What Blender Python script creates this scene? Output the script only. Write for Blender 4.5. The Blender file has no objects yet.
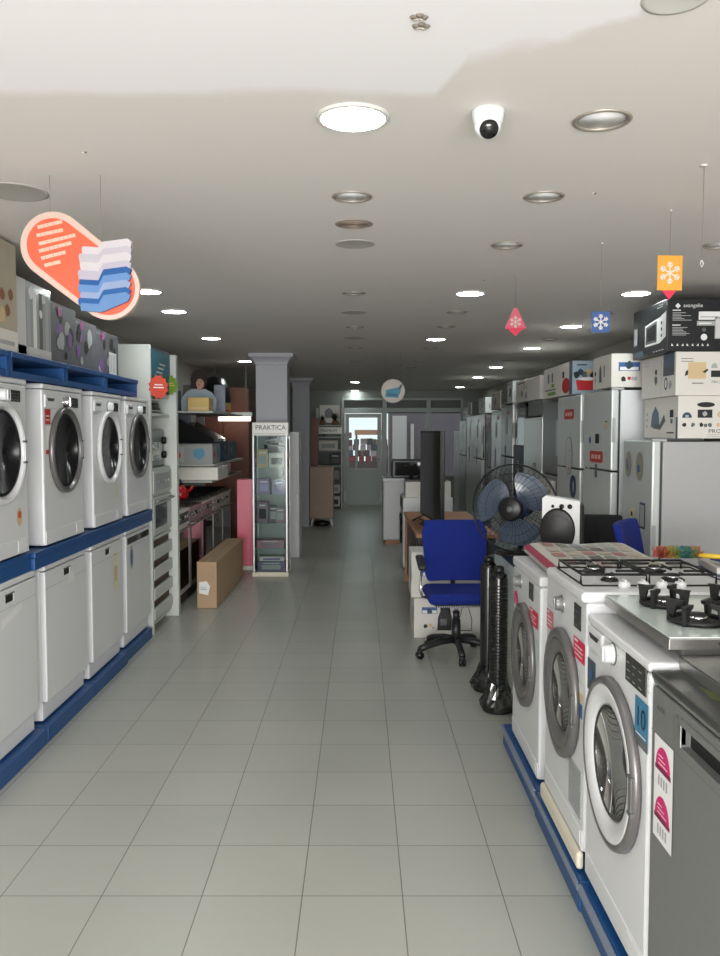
import bpy, bmesh, math, random
from mathutils import Matrix, Vector
random.seed(7)
C = bpy.context.scene.collection
PI = math.pi
F = 825.0; H = 1.6; TH = math.radians(3.19)
CEIL = 2.5

def ray(px, py):
    u = (px - 360) / F; v = (478 - py) / F
    return Vector((u, math.cos(TH) + v * math.sin(TH), -math.sin(TH) + v * math.cos(TH)))
def on_z(px, py, z):
    d = ray(px, py); t = (z - H) / d.z
    return (d.x * t, d.y * t)
def on_y(px, py, Y):
    d = ray(px, py); t = Y / d.y
    return (d.x * t, H + d.z * t)

# ------------------------------------------------------------------ materials
def lin(c):
    out = []
    for v in c[:3]:
        v = v / 255.0
        out.append(v / 12.92 if v <= 0.04045 else ((v + 0.055) / 1.055) ** 2.4)
    return (*out, 1)
_m = {}
def mat(name, col=(200, 200, 200), rough=0.5, metal=0.0, spec=0.5, var=0.0, scale=8, coat=0.0, bump=0.0):
    if name in _m: return _m[name]
    m = bpy.data.materials.new(name); m.use_nodes = True
    nt = m.node_tree; b = nt.nodes['Principled BSDF']
    b.inputs['Base Color'].default_value = lin(col)
    b.inputs['Roughness'].default_value = rough
    b.inputs['Metallic'].default_value = metal
    b.inputs['Specular IOR Level'].default_value = spec
    b.inputs['Coat Weight'].default_value = coat
    if var or bump:
        tc = nt.nodes.new('ShaderNodeTexCoord'); n = nt.nodes.new('ShaderNodeTexNoise')
        n.inputs['Scale'].default_value = scale; n.inputs['Detail'].default_value = 4
        nt.links.new(tc.outputs['Object'], n.inputs['Vector'])
        if var:
            mx = nt.nodes.new('ShaderNodeMix'); mx.data_type = 'RGBA'
            mx.inputs['A'].default_value = lin([max(0, c - var) for c in col])
            mx.inputs['B'].default_value = lin([min(255, c + var) for c in col])
            nt.links.new(n.outputs['Fac'], mx.inputs['Factor'])
            nt.links.new(mx.outputs['Result'], b.inputs['Base Color'])
        if bump:
            bp = nt.nodes.new('ShaderNodeBump'); bp.inputs['Strength'].default_value = bump
            bp.inputs['Distance'].default_value = 0.01
            nt.links.new(n.outputs['Fac'], bp.inputs['Height'])
            nt.links.new(bp.outputs['Normal'], b.inputs['Normal'])
    _m[name] = m
    return m
def emis(name, col, s):
    if name in _m: return _m[name]
    m = bpy.data.materials.new(name); m.use_nodes = True
    b = m.node_tree.nodes['Principled BSDF']
    b.inputs['Base Color'].default_value = lin(col)
    b.inputs['Emission Color'].default_value = lin(col)
    b.inputs['Emission Strength'].default_value = s
    _m[name] = m
    return m
def glass(name, tint=(235, 242, 240), refl=0.04, rough=0.03):
    if name in _m: return _m[name]
    m = bpy.data.materials.new(name); m.use_nodes = True
    nt = m.node_tree; nt.nodes.clear()
    o = nt.nodes.new('ShaderNodeOutputMaterial'); mx = nt.nodes.new('ShaderNodeMixShader')
    t = nt.nodes.new('ShaderNodeBsdfTransparent'); g = nt.nodes.new('ShaderNodeBsdfGlossy')
    t.inputs['Color'].default_value = lin(tint); g.inputs['Roughness'].default_value = rough
    fr = nt.nodes.new('ShaderNodeFresnel'); fr.inputs['IOR'].default_value = 1.5
    ad = nt.nodes.new('ShaderNodeMath'); ad.operation = 'ADD'; ad.inputs[1].default_value = refl
    nt.links.new(fr.outputs[0], ad.inputs[0]); nt.links.new(ad.outputs[0], mx.inputs[0])
    nt.links.new(t.outputs[0], mx.inputs[1]); nt.links.new(g.outputs[0], mx.inputs[2])
    nt.links.new(mx.outputs[0], o.inputs[0])
    _m[name] = m
    return m

WHITE = mat('white_enamel', (215, 216, 218), 0.3)
WHITE2 = mat('white_plastic', (218, 219, 220), 0.42)
OFFW = mat('offwhite_enamel', (222, 220, 212), 0.3)
CREAM = mat('cream_plastic', (214, 208, 190), 0.5)
CHROME = mat('chrome', (225, 225, 228), 0.12, 1.0)
SILVER = mat('silver_plastic', (140, 140, 141), 0.32, 0.55)
STEEL = mat('brushed_steel', (150, 148, 144), 0.3, 0.9, var=8, scale=30)
STEELD = mat('dark_grey_metal', (118, 119, 118), 0.4, 0.2, var=3, scale=40)
INOX = mat('silver_door', (150, 151, 150), 0.3, 0.7, var=5, scale=20)
BLACK = mat('black_plastic', (16, 16, 17), 0.4)
GLOSSB = mat('black_glass', (9, 9, 10), 0.08, coat=0.5)
IRON = mat('cast_iron', (14, 14, 15), 0.55)
DARK = mat('dark_recess', (10, 10, 11), 0.6)
GREYP = mat('grey_print', (95, 98, 100), 0.6)
LGREY = mat('light_grey_print', (165, 168, 168), 0.6)
BLUE = mat('blue_plastic', (20, 72, 128), 0.4)
BLUEF = mat('blue_fabric', (4, 32, 122), 0.9, var=6, scale=120, bump=0.2)
BLUEP = mat('blue_print', (60, 95, 150), 0.5)
TEAL = mat('teal_print', (40, 110, 130), 0.5)
TEALD = mat('dark_teal_print', (28, 62, 84), 0.5)
RED = mat('red_print', (190, 42, 38), 0.5)
ORRED = mat('orange_red_print', (196, 70, 52), 0.5)
PINK = mat('magenta_print', (205, 30, 110), 0.5)
CRIM = mat('crimson_print', (212, 32, 74), 0.45)
WP = mat('white_print', (228, 228, 228), 0.5)
BP = mat('black_print', (22, 23, 25), 0.5)
YEL = mat('yellow_print', (222, 200, 90), 0.5)
TAN = mat('tan_print', (206, 180, 138), 0.6)
GREEN = mat('green_print', (110, 150, 50), 0.5)
PURPLE = mat('purple_print', (120, 85, 150), 0.5)
CARDB = mat('brown_cardboard', (176, 148, 118), 0.85, var=6, scale=5)
BOXW = mat('white_carton', (216, 213, 206), 0.7, var=4, scale=3)
BOXG = mat('grey_carton', (150, 151, 150), 0.7, var=5, scale=3)
BOXK = mat('black_carton', (20, 22, 26), 0.35)
WOOD = mat('walnut_wood', (168, 116, 82), 0.5, var=18, scale=6)
WOODL = mat('beige_wood', (160, 138, 120), 0.55, var=8, scale=6)
WOODR = mat('red_brown_wood', (104, 58, 40), 0.5, var=14, scale=5)
CASTOR = mat('charcoal_plastic', (36, 36, 38), 0.45)
GLASSC = glass('clear_glass', refl=-.025, rough=.06); GLASSW = glass('window_glass', (225, 232, 230), -.03, .3)
GLASSB = glass('bowl_glass', (150, 155, 160), 0.10, 0.05)
GLASSF = glass('plastic_film', (215, 220, 220), 0.12, 0.2)
LED = emis('led_diffuser', (246, 255, 252), 42.0)

# ------------------------------------------------------------------ mesh builder
_tx = {}
def text_mesh(s):
    if s in _tx: return _tx[s]
    cu = bpy.data.curves.new('t', 'FONT'); cu.body = s; cu.size = 1.0
    cu.align_x = 'CENTER'; cu.align_y = 'CENTER'; cu.resolution_u = 3
    o = bpy.data.objects.new('t', cu); C.objects.link(o)
    dg = bpy.context.evaluated_depsgraph_get(); dg.update()
    me = bpy.data.meshes.new_from_object(o.evaluated_get(dg))
    vs = [v.co.copy() for v in me.vertices]; fs = [tuple(p.vertices) for p in me.polygons]
    bpy.data.objects.remove(o); bpy.data.curves.remove(cu); bpy.data.meshes.remove(me)
    if vs:
        cy = (max(v.y for v in vs) + min(v.y for v in vs)) / 2
        cx = (max(v.x for v in vs) + min(v.x for v in vs)) / 2
        vs = [Vector((v.x - cx, v.y - cy, 0)) for v in vs]
    _tx[s] = (vs, fs)
    return _tx[s]
def frame(o, u, v):
    u = Vector(u).normalized(); v = Vector(v).normalized(); n = u.cross(v)
    return Matrix(((u.x, v.x, n.x, o[0]), (u.y, v.y, n.y, o[1]), (u.z, v.z, n.z, o[2]), (0, 0, 0, 1)))
def axis_m(c, d):
    d = Vector(d).normalized()
    return Matrix.Translation(Vector(c)) @ d.to_track_quat('Z', 'Y').to_matrix().to_4x4()

class MB:
    def __init__(s):
        s.v = []; s.f = []; s.mi = []; s.sm = []; s.mats = []; s.M = Matrix()
    def add(s, vs, fs, m, smooth=False, T=None):
        if m not in s.mats: s.mats.append(m)
        k = s.mats.index(m); n = len(s.v); M = s.M @ T if T is not None else s.M
        s.v += [M @ Vector(v) for v in vs]
        for f in fs:
            s.f.append(tuple(i + n for i in f)); s.mi.append(k); s.sm.append(smooth)
        return s
    def box(s, x0, x1, y0, y1, z0, z1, m, b=0.0, seg=2, T=None):
        if x0 > x1: x0, x1 = x1, x0
        if y0 > y1: y0, y1 = y1, y0
        if z0 > z1: z0, z1 = z1, z0
        b = min(b, (x1 - x0) * .49, (y1 - y0) * .49, (z1 - z0) * .49)
        if b > 0:
            bm = bmesh.new(); bmesh.ops.create_cube(bm, size=1)
            for v in bm.verts:
                v.co = Vector(((x0 + x1) / 2 + v.co.x * (x1 - x0), (y0 + y1) / 2 + v.co.y * (y1 - y0), (z0 + z1) / 2 + v.co.z * (z1 - z0)))
            bmesh.ops.bevel(bm, geom=bm.edges[:], offset=b, segments=seg, affect='EDGES', profile=0.5)
            vs = [v.co.copy() for v in bm.verts]; fs = [tuple(v.index for v in f.verts) for f in bm.faces]
            big = [f.calc_area() for f in bm.faces]
            bm.free()
            return s.add(vs, fs, m, False, T)
        vs = [(x0, y0, z0), (x1, y0, z0), (x1, y1, z0), (x0, y1, z0), (x0, y0, z1), (x1, y0, z1), (x1, y1, z1), (x0, y1, z1)]
        fs = [(0, 3, 2, 1), (4, 5, 6, 7), (0, 1, 5, 4), (1, 2, 6, 5), (2, 3, 7, 6), (3, 0, 4, 7)]
        return s.add(vs, fs, m, False, T)
    def lathe(s, prof, m, c=(0, 0, 0), d=(0, 0, 1), n=28, smooth=True, sx=1, sy=1):
        T = axis_m(c, d); vs = []; fs = []
        for r, h in prof:
            for i in range(n):
                a = 2 * PI * i / n; vs.append((r * math.cos(a) * sx, r * math.sin(a) * sy, h))
        for j in range(len(prof) - 1):
            for i in range(n):
                k = (i + 1) % n
                fs.append((j * n + i, j * n + k, (j + 1) * n + k, (j + 1) * n + i))
        if prof[0][0] > 1e-5: fs.append(tuple(range(n - 1, -1, -1)))
        if prof[-1][0] > 1e-5: fs.append(tuple((len(prof) - 1) * n + i for i in range(n)))
        return s.add(vs, fs, m, smooth, T)
    def ringlathe(s, prof, m, c=(0, 0, 0), d=(0, 0, 1), n=36, smooth=True):
        T = axis_m(c, d); vs = []; fs = []; L = len(prof)
        for r, h in prof:
            for i in range(n):
                a = 2 * PI * i / n; vs.append((r * math.cos(a), r * math.sin(a), h))
        for j in range(L):
            j2 = (j + 1) % L
            for i in range(n):
                k = (i + 1) % n
                fs.append((j * n + i, j * n + k, j2 * n + k, j2 * n + i))
        return s.add(vs, fs, m, smooth, T)
    def cyl(s, c, d, r, h, m, n=20, r2=None, smooth=True):
        return s.lathe([(r, 0), (r if r2 is None else r2, h)], m, c, d, n, smooth)
    def tube(s, pts, r, m, n=8, closed=False):
        pts = [Vector(p) for p in pts]; vs = []; fs = []; N = len(pts)
        for i, p in enumerate(pts):
            if closed: t = pts[(i + 1) % N] - pts[i - 1]
            else: t = pts[min(i + 1, N - 1)] - pts[max(i - 1, 0)]
            q = t.normalized().to_track_quat('Z', 'Y')
            for k in range(n):
                a = 2 * PI * k / n
                vs.append(p + q @ Vector((r * math.cos(a), r * math.sin(a), 0)))
        for i in range(N if closed else N - 1):
            j = (i + 1) % N
            for k in range(n):
                l = (k + 1) % n
                fs.append((i * n + k, i * n + l, j * n + l, j * n + k))
        if not closed:
            fs.append(tuple(range(n - 1, -1, -1))); fs.append(tuple((N - 1) * n + k for k in range(n)))
        return s.add(vs, fs, m, True)
    def prism(s, poly, z0, z1, m, T=None, smooth=False):
        n = len(poly)
        a = sum(poly[i][0] * poly[(i + 1) % n][1] - poly[(i + 1) % n][0] * poly[i][1] for i in range(n))
        if a < 0: poly = poly[::-1]
        vs = [(p[0], p[1], z0) for p in poly] + [(p[0], p[1], z1) for p in poly]
        fs = [tuple(range(n - 1, -1, -1)), tuple(range(n, 2 * n))]
        for i in range(n):
            j = (i + 1) % n; fs.append((i, j, n + j, n + i))
        return s.add(vs, fs, m, smooth, T)
    # printed shapes in the plane of the current frame (u right, v up, n out)
    def rect(s, u, v, w, h, m, z=0.001):
        return s.add([(u, v, z), (u + w, v, z), (u + w, v + h, z), (u, v + h, z)], [(0, 1, 2, 3)], m)
    def poly(s, p, m, z=0.001):
        return s.add([(a, b, z) for a, b in p], [tuple(range(len(p)))], m)
    def disc(s, u, v, r, m, z=0.001, n=20, ry=None):
        ry = ry or r
        return s.poly([(u + r * math.cos(2 * PI * i / n), v + ry * math.sin(2 * PI * i / n)) for i in range(n)], m, z)
    def text(s, t, u, v, size, m, z=0.0015, sx=1.0, rot=0):
        vs, fs = text_mesh(t)
        T = Matrix.Translation((u, v, z)) @ Matrix.Rotation(rot, 4, 'Z') @ Matrix.Diagonal((size * sx, size, 1, 1))
        return s.add(vs, fs, m, False, T)
    def build(s, name, parent=None, world=False, label=None, origin=None):
        me = bpy.data.meshes.new(name)
        off = Vector((0, 0, 0))
        if world and parent is not None: off = Vector(parent.location)
        if origin is not None: off = Vector(origin)
        me.from_pydata([tuple(v - off) for v in s.v], [], s.f)
        for m in s.mats: me.materials.append(m)
        me.polygons.foreach_set('material_index', s.mi)
        me.polygons.foreach_set('use_smooth', s.sm)
        me.update()
        o = bpy.data.objects.new(name, me); C.objects.link(o)
        if parent is not None: o.parent = parent
        elif origin is not None: o.location = origin
        if label: o['label'] = label
        return o

def mesh_smooth_angle(o, deg=40):
    pass
def tag(o, label, cat, group=None, kind=None):
    o['label'] = label; o['category'] = cat
    if group: o['group'] = group
    if kind: o['kind'] = kind
    return o
def struct(o, label=None):
    o['kind'] = 'structure'
    if label: o['label'] = label
    return o
def thing(name, label, cat, loc=(0, 0, 0), rz=0.0, group=None):
    o = bpy.data.objects.new(name, None); C.objects.link(o)
    o.location = loc; o.rotation_euler = (0, 0, rz); o.empty_display_size = 0.1
    return tag(o, label, cat, group)
def cut(o, mb):
    c = mb.build('cutter'); c.parent = o.parent
    m = o.modifiers.new('b', 'BOOLEAN'); m.operation = 'DIFFERENCE'; m.solver = 'EXACT'; m.object = c
    if o.parent is None: c.location = o.location
    dg = bpy.context.evaluated_depsgraph_get(); dg.update()
    me = bpy.data.meshes.new_from_object(o.evaluated_get(dg))
    o.modifiers.clear(); o.data = me; me.name = o.name
    bpy.data.objects.remove(c)
    return o
# ------------------------------------------------------------------ camera, world, view
cam = bpy.data.objects.new('camera', bpy.data.cameras.new('camera')); C.objects.link(cam)
cam.location = (0, 0, H); cam.rotation_euler = (PI / 2 - TH, 0, 0)
cam.data.sensor_fit = 'VERTICAL'; cam.data.sensor_height = 36; cam.data.sensor_width = 27.1
cam.data.lens = F / 956 * 36; cam.data.clip_start = 0.05; cam.data.clip_end = 200
sc = bpy.context.scene; sc.camera = cam
sc.view_settings.view_transform = 'Standard'; sc.view_settings.look = 'None'
sc.view_settings.gamma = 1; sc.view_settings.exposure = 0.0
w = bpy.data.worlds.new('daylight'); sc.world = w; w.use_nodes = True
wn = w.node_tree; bg = wn.nodes['Background']
bg.inputs['Color'].default_value = (0.93, 0.97, 1.0, 1); bg.inputs['Strength'].default_value = 1.6
try:
    sc.cycles.use_denoising = True
    sc.cycles.max_bounces = 8; sc.cycles.diffuse_bounces = 5; sc.cycles.transparent_max_bounces = 16
    sc.cycles.sample_clamp_indirect = 6
    sc.cycles.caustics_reflective = False
except Exception: pass
def area(name, loc, rot, sx, sy, power, col=(1, 1, 1)):
    l = bpy.data.lights.new(name, 'AREA'); l.shape = 'RECTANGLE'; l.size = sx; l.size_y = sy
    l.energy = power; l.color = col
    o = bpy.data.objects.new(name, l); C.objects.link(o); o.location = loc; o.rotation_euler = rot
    return o
# daylight entering through the open shop front behind the camera
area('shopfront_daylight', (0.1, -3.5, 1.25), (PI / 2 + 0.12, 0, 0), 4.5, 2.3, 520, (1.0, 0.985, 0.97))

# ------------------------------------------------------------------ room shell
XL, XR, Y0, YB = -2.25, 2.62, -3.6, 18.1
def floor_mat():
    m = bpy.data.materials.new('grey_floor_tiles'); m.use_nodes = True; nt = m.node_tree; b = nt.nodes['Principled BSDF']
    tc = nt.nodes.new('ShaderNodeTexCoord'); mp = nt.nodes.new('ShaderNodeMapping')
    T = 0.3465
    mp.inputs['Location'].default_value = (-0.147 + T * 20, -2.765 + T * 20, 0)
    br = nt.nodes.new('ShaderNodeTexBrick'); br.offset = 0; br.squash = 1
    br.inputs['Scale'].default_value = 1; br.inputs['Brick Width'].default_value = T; br.inputs['Row Height'].default_value = T
    br.inputs['Mortar Size'].default_value = 0.0022; br.inputs['Mortar Smooth'].default_value = 0.35; br.inputs['Bias'].default_value = 0
    br.inputs['Color1'].default_value = lin((176, 177, 168)); br.inputs['Color2'].default_value = lin((170, 172, 164))
    br.inputs['Mortar'].default_value = lin((112, 110, 102))
    nt.links.new(tc.outputs['Object'], mp.inputs['Vector']); nt.links.new(mp.outputs[0], br.inputs['Vector'])
    n = nt.nodes.new('ShaderNodeTexNoise'); n.inputs['Scale'].default_value = 2.2; n.inputs['Detail'].default_value = 5
    nt.links.new(tc.outputs['Object'], n.inputs['Vector'])
    mx = nt.nodes.new('ShaderNodeMix'); mx.data_type = 'RGBA'; mx.blend_type = 'MULTIPLY'
    mx.inputs['Factor'].default_value = 1
    cr = nt.nodes.new('ShaderNodeMapRange'); cr.inputs['To Min'].default_value = 0.93; cr.inputs['To Max'].default_value = 1.06
    nt.links.new(n.outputs['Fac'], cr.inputs['Value'])
    cb = nt.nodes.new('ShaderNodeCombineColor')
    for k in range(3): nt.links.new(cr.outputs[0], cb.inputs[k])
    nt.links.new(br.outputs['Color'], mx.inputs['A']); nt.links.new(cb.outputs[0], mx.inputs['B'])
    nt.links.new(mx.outputs['Result'], b.inputs['Base Color'])
    rr = nt.nodes.new('ShaderNodeMapRange'); rr.inputs['To Min'].default_value = 0.26; rr.inputs['To Max'].default_value = 0.42
    nt.links.new(n.outputs['Fac'], rr.inputs['Value']); nt.links.new(rr.outputs[0], b.inputs['Roughness'])
    bp = nt.nodes.new('ShaderNodeBump'); bp.inputs['Strength'].default_value = 0.4; bp.inputs['Distance'].default_value = 0.002
    iv = nt.nodes.new('ShaderNodeMath'); iv.operation = 'SUBTRACT'; iv.inputs[0].default_value = 1
    nt.links.new(br.outputs['Fac'], iv.inputs[1]); nt.links.new(iv.outputs[0], bp.inputs['Height'])
    nt.links.new(bp.outputs['Normal'], b.inputs['Normal'])
    return m
def ceil_mat():
    # plain paint, with a freshly repainted whiter patch near the shop front
    m = bpy.data.materials.new('ceiling_paint'); m.use_nodes = True; nt = m.node_tree; b = nt.nodes['Principled BSDF']
    b.inputs['Roughness'].default_value = 0.75
    tc = nt.nodes.new('ShaderNodeTexCoord'); sp = nt.nodes.new('ShaderNodeSeparateXYZ')
    nt.links.new(tc.outputs['Object'], sp.inputs[0])
    n = nt.nodes.new('ShaderNodeTexNoise'); n.inputs['Scale'].default_value = 3.5; n.inputs['Detail'].default_value = 6
    nt.links.new(tc.outputs['Object'], n.inputs['Vector'])
    def M(op, a, bb):
        q = nt.nodes.new('ShaderNodeMath'); q.operation = op
        for i, x in enumerate((a, bb)):
            if isinstance(x, (int, float)): q.inputs[i].default_value = x
            else: nt.links.new(x, q.inputs[i])
        return q.outputs[0]
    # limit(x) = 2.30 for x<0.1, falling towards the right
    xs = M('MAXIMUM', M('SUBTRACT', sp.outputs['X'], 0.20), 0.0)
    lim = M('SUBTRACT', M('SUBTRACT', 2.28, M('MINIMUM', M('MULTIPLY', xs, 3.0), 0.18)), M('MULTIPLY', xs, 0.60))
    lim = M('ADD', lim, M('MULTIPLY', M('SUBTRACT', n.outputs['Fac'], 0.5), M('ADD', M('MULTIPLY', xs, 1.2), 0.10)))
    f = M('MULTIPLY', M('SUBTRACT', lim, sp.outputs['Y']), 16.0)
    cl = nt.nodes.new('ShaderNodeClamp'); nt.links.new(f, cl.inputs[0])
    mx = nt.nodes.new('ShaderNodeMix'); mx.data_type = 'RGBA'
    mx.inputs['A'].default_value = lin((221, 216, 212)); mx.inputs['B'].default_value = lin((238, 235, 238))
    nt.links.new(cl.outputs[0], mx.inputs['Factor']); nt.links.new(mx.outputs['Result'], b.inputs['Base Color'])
    bp = nt.nodes.new('ShaderNodeBump'); bp.inputs['Strength'].default_value = 0.05; bp.inputs['Distance'].default_value = 0.01
    nt.links.new(n.outputs['Fac'], bp.inputs['Height']); nt.links.new(bp.outputs['Normal'], b.inputs['Normal'])
    return m
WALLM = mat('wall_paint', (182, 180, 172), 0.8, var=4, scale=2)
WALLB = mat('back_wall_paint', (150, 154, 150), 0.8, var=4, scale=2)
FRAME = mat('window_frame_paint', (176, 184, 180), 0.45)

struct(MB().box(XL - .1, XR + .1, Y0, YB + .1, -.1, 0, floor_mat()).build('floor'), 'pale grey square ceramic floor tiles with dark grout')
struct(MB().box(XL - .1, XL, Y0, YB + .1, 0, CEIL, WALLM).build('wall_left'))
struct(MB().box(XR, XR + .1, Y0, YB + .1, 0, CEIL, WALLM).build('wall_right'))
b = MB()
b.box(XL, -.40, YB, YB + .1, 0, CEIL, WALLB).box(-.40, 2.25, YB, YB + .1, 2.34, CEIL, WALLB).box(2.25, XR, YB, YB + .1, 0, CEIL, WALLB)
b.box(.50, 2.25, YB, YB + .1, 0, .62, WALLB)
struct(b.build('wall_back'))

# ceiling with real recesses for the reflector downlights
LIT = [(353, 117, .095), (147, 291, .09), (174, 311, .09), (211, 338, .09), (245, 361, .09), (470, 293, .09), (436, 339, .09),
       (636, 293, .09), (571, 326, .09), (532, 348, .09), (496, 367, .09), (478, 377, .09), (460, 387, .09), (355, 382, .085), (355, 390.5, .085)]
REF = [(602, 120, .075), (352, 196.5, .068), (544, 196.5, .068), (507, 245, .068), (354, 293, .068), (457, 312, .068), (446, 326.5, .068),
       (355, 327, .068), (430, 348, .068), (355, 347.5, .068), (356, 361, .068), (419, 361, .068), (411, 367.5, .068),
       (604, 313, .068), (550, 339, .068), (719, 245, .068)]
cut_mb = MB()
for px, py, r in REF:
    x, y = on_z(px, py, CEIL); cut_mb.cyl((x, y, CEIL - .03), (0, 0, 1), r, .125, DARK, n=32)
ce = MB().box(XL - .1, XR + .1, Y0, YB + .1, CEIL, CEIL + .14, ceil_mat()).build('ceiling')
cut(ce, cut_mb); struct(ce, 'off white painted ceiling with a whiter repainted patch')
ce.data.materials[-1] if len(ce.data.materials) else None

# ------------------------------------------------------------------ ceiling lights
REFL = mat('lamp_reflector', (240, 240, 242), .3, .3)
TRIM = mat('lamp_trim', (205, 203, 198), 0.5)
TRIMG = mat('reflector_rim', (168, 160, 150), .4, .5)
TUBEW = mat('lamp_tube_white', (240, 240, 236), 0.35)
def lit_words(px, py):
    if (px, py) == (353, 117): return 'largest lit round ceiling panel, nearest the shop front'
    if px < 250:
        return {147: 'lit round ceiling panel just right of the orange hanging sign', 174: 'second lit round panel in the left ceiling row',
                211: 'third lit round panel in the left ceiling row', 245: 'farthest lit round panel in the left ceiling row, beside the column top'}[px]
    if px == 355: return 'small lit panel at the far end of the middle ceiling row, ' + ('the nearer of two' if py < 390 else 'the farther of two')
    if px == 470: return 'lit round ceiling panel above the aisle, nearer and left of the pink diamond'
    if px == 436: return 'lit round ceiling panel above the far aisle, left of the fridge row lights'
    return {636: 'lit round panel above the fridges, nearest one beside the orange square sign', 571: 'lit round panel above the fridges, left of the blue square sign',
            532: 'third lit round panel from the front in the row over the fridges', 496: 'fourth lit round panel from the front in the row over the fridges',
            478: 'fifth lit round panel from the front in the row over the fridges', 460: 'farthest lit round panel in the row over the fridges'}[px]
for px, py, r in LIT:
    x, y = on_z(px, py, CEIL)
    t = thing('ceiling_light', lit_words(px, py), 'ceiling light', (x, y, CEIL), group='lit round ceiling panels')
    b = MB(); b.ringlathe([(r, 0), (r + .012, 0), (r + .010, .006), (r - .001, .009), (r - .004, .003)], TRIM, (0, 0, 0), (0, 0, -1), 40); b.build('trim_ring', t)
    b = MB(); b.lathe([(r - .003, 0), (r - .003, .006), (r * .5, .0075), (0, .008)], LED, (0, 0, 0), (0, 0, -1), 40); b.build('diffuser', t)
def ref_words(i):
    return ['unlit chrome reflector downlight at upper right, right of the dome camera', 'unlit chrome downlight just behind the large lit panel, above the brown vent',
            'unlit chrome downlight behind and right of the dome camera', 'unlit chrome downlight third back in the row right of the aisle',
            'unlit chrome downlight between the two grey blanking discs over the aisle', 'small unlit downlight behind the nearer lit aisle panel',
            'small unlit downlight between the two lit aisle panels, the farther one', 'small unlit downlight just behind the first grey blanking pair in the middle row',
            'small unlit downlight behind the farther lit aisle panel', 'tiny unlit downlight in the middle row behind the last grey disc',
            'tiny unlit downlight in front of the two far lit panels of the middle row', 'tiny unlit downlight left of the far fridge lights, the nearer of two',
            'tiny unlit downlight left of the far fridge lights, the farther of two', 'unlit downlight directly behind the blue square hanging sign',
            'unlit downlight behind the pink diamond sign, between two lit fridge-row panels', 'unlit downlight at the right edge, under the hanging cord'][i]
for i, (px, py, r) in enumerate(REF):
    x, y = on_z(px, py, CEIL)
    t = thing('reflector_downlight', ref_words(i), 'ceiling light', (x, y, CEIL), group='unlit reflector downlights')
    b = MB(); b.ringlathe([(r - .006, -.004), (r + .009, 0), (r + .010, .002), (r + .004, .006), (r - .005, .004)], TRIMG, (0, 0, 0), (0, 0, -1), 40); b.build('rim', t)
    b = MB(); b.lathe([(r - .004, .0), (r - .010, .02), (r - .026, .050), (.0, .060)], REFL, (0, 0, 0), (0, 0, 1), 36)
    o = b.build('reflector', t)
    b = MB()
    for s in (-1, 1):
        b.tube([(s * .045, -.014, .014), (s * .008, -.014, .014)], .008, TUBEW, 10); b.tube([(s * .045, .014, .014), (s * .008, .014, .014)], .008, TUBEW, 10)
        b.tube([(s * .042, .0, .016), (s * (r - .014), 0, .018)], .009, GREYP, 8)
    b.build('lamp_tubes', t)
# flat vents and blanking plates
BRN = mat('brown_vent', (142, 128, 116), 0.7); PLT = mat('painted_plate', (172, 168, 162), 0.7)
for px, py, r, m, nm, lb in [(354, 224, .082, BRN, 'speaker_grille', 'round brown ceiling speaker grille right behind the chrome downlight'),
                          (355, 244, .095, PLT, 'blanking_plate', 'greyish round blanking plate behind the brown grille'),
                          (354, 312.5, .10, PLT, 'blanking_plate', 'greyish round blanking plate in the middle row, farther down the aisle'),
                          (354, 338, .10, PLT, 'blanking_plate', 'farthest faint round blanking plate of the middle row'),
                          (14, 192, .125, PLT, 'blanking_plate', 'large greyish round plate at the left edge above the orange sign'),
                          (676, -2, .07, TRIM, 'blanking_plate', 'pale round plate cut by the top edge of the picture at the right'),
                          (508, 360.5, .09, PLT, 'blanking_plate', 'faint round plate between the lit panels over the fridges')]:
    x, y = on_z(px, py, CEIL); b = MB()
    b.lathe([(r, 0), (r, .0012), (r - .01, .003), (r - .018, .002), (0, .002)], m, (0, 0, 0), (0, 0, -1), 40)
    if nm == 'speaker_grille':
        for k in range(6): b.ringlathe([(r * (.2 + .11 * k), .001), (r * (.2 + .11 * k) + .004, .001), (r * (.2 + .11 * k) + .004, .0045), (r * (.2 + .11 * k), .0045)], m, (0, 0, 0), (0, 0, -1), 36)
    tag(b.build(nm, origin=None), lb, 'ceiling plate' if nm != 'speaker_grille' else 'ceiling speaker').location = (x, y, CEIL)
for px, py, lb in [(419, 17, 'crumbled plaster hole patch near the top edge, above the large lit panel'), (421, 26, 'second crumbled plaster patch just below the other near the top edge'),
                   (84, 152, 'small plaster chip at the upper left of the ceiling'), (594, 193, 'small screw plug beside the chrome downlight, right of it'), (483, 280, 'tiny plug above the nearer lit aisle panel')]:
    x, y = on_z(px, py, CEIL); b = MB(); big = py < 30
    for k in range(5 if big else 2):
        a = k * 2.4; q = .010 if big else .005
        b.lathe([(q, 0), (q * .8, .003), (0, .005)], mat('plaster', (196, 188, 178), .9) if k % 2 else mat('plaster_dark', (120, 112, 104), .9), (math.cos(a) * q * 1.1, math.sin(a) * q * .8, 0), (0, 0, -1), 8)
    tag(b.build('plaster_patch'), lb, 'ceiling mark').location = (x, y, CEIL)

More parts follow.
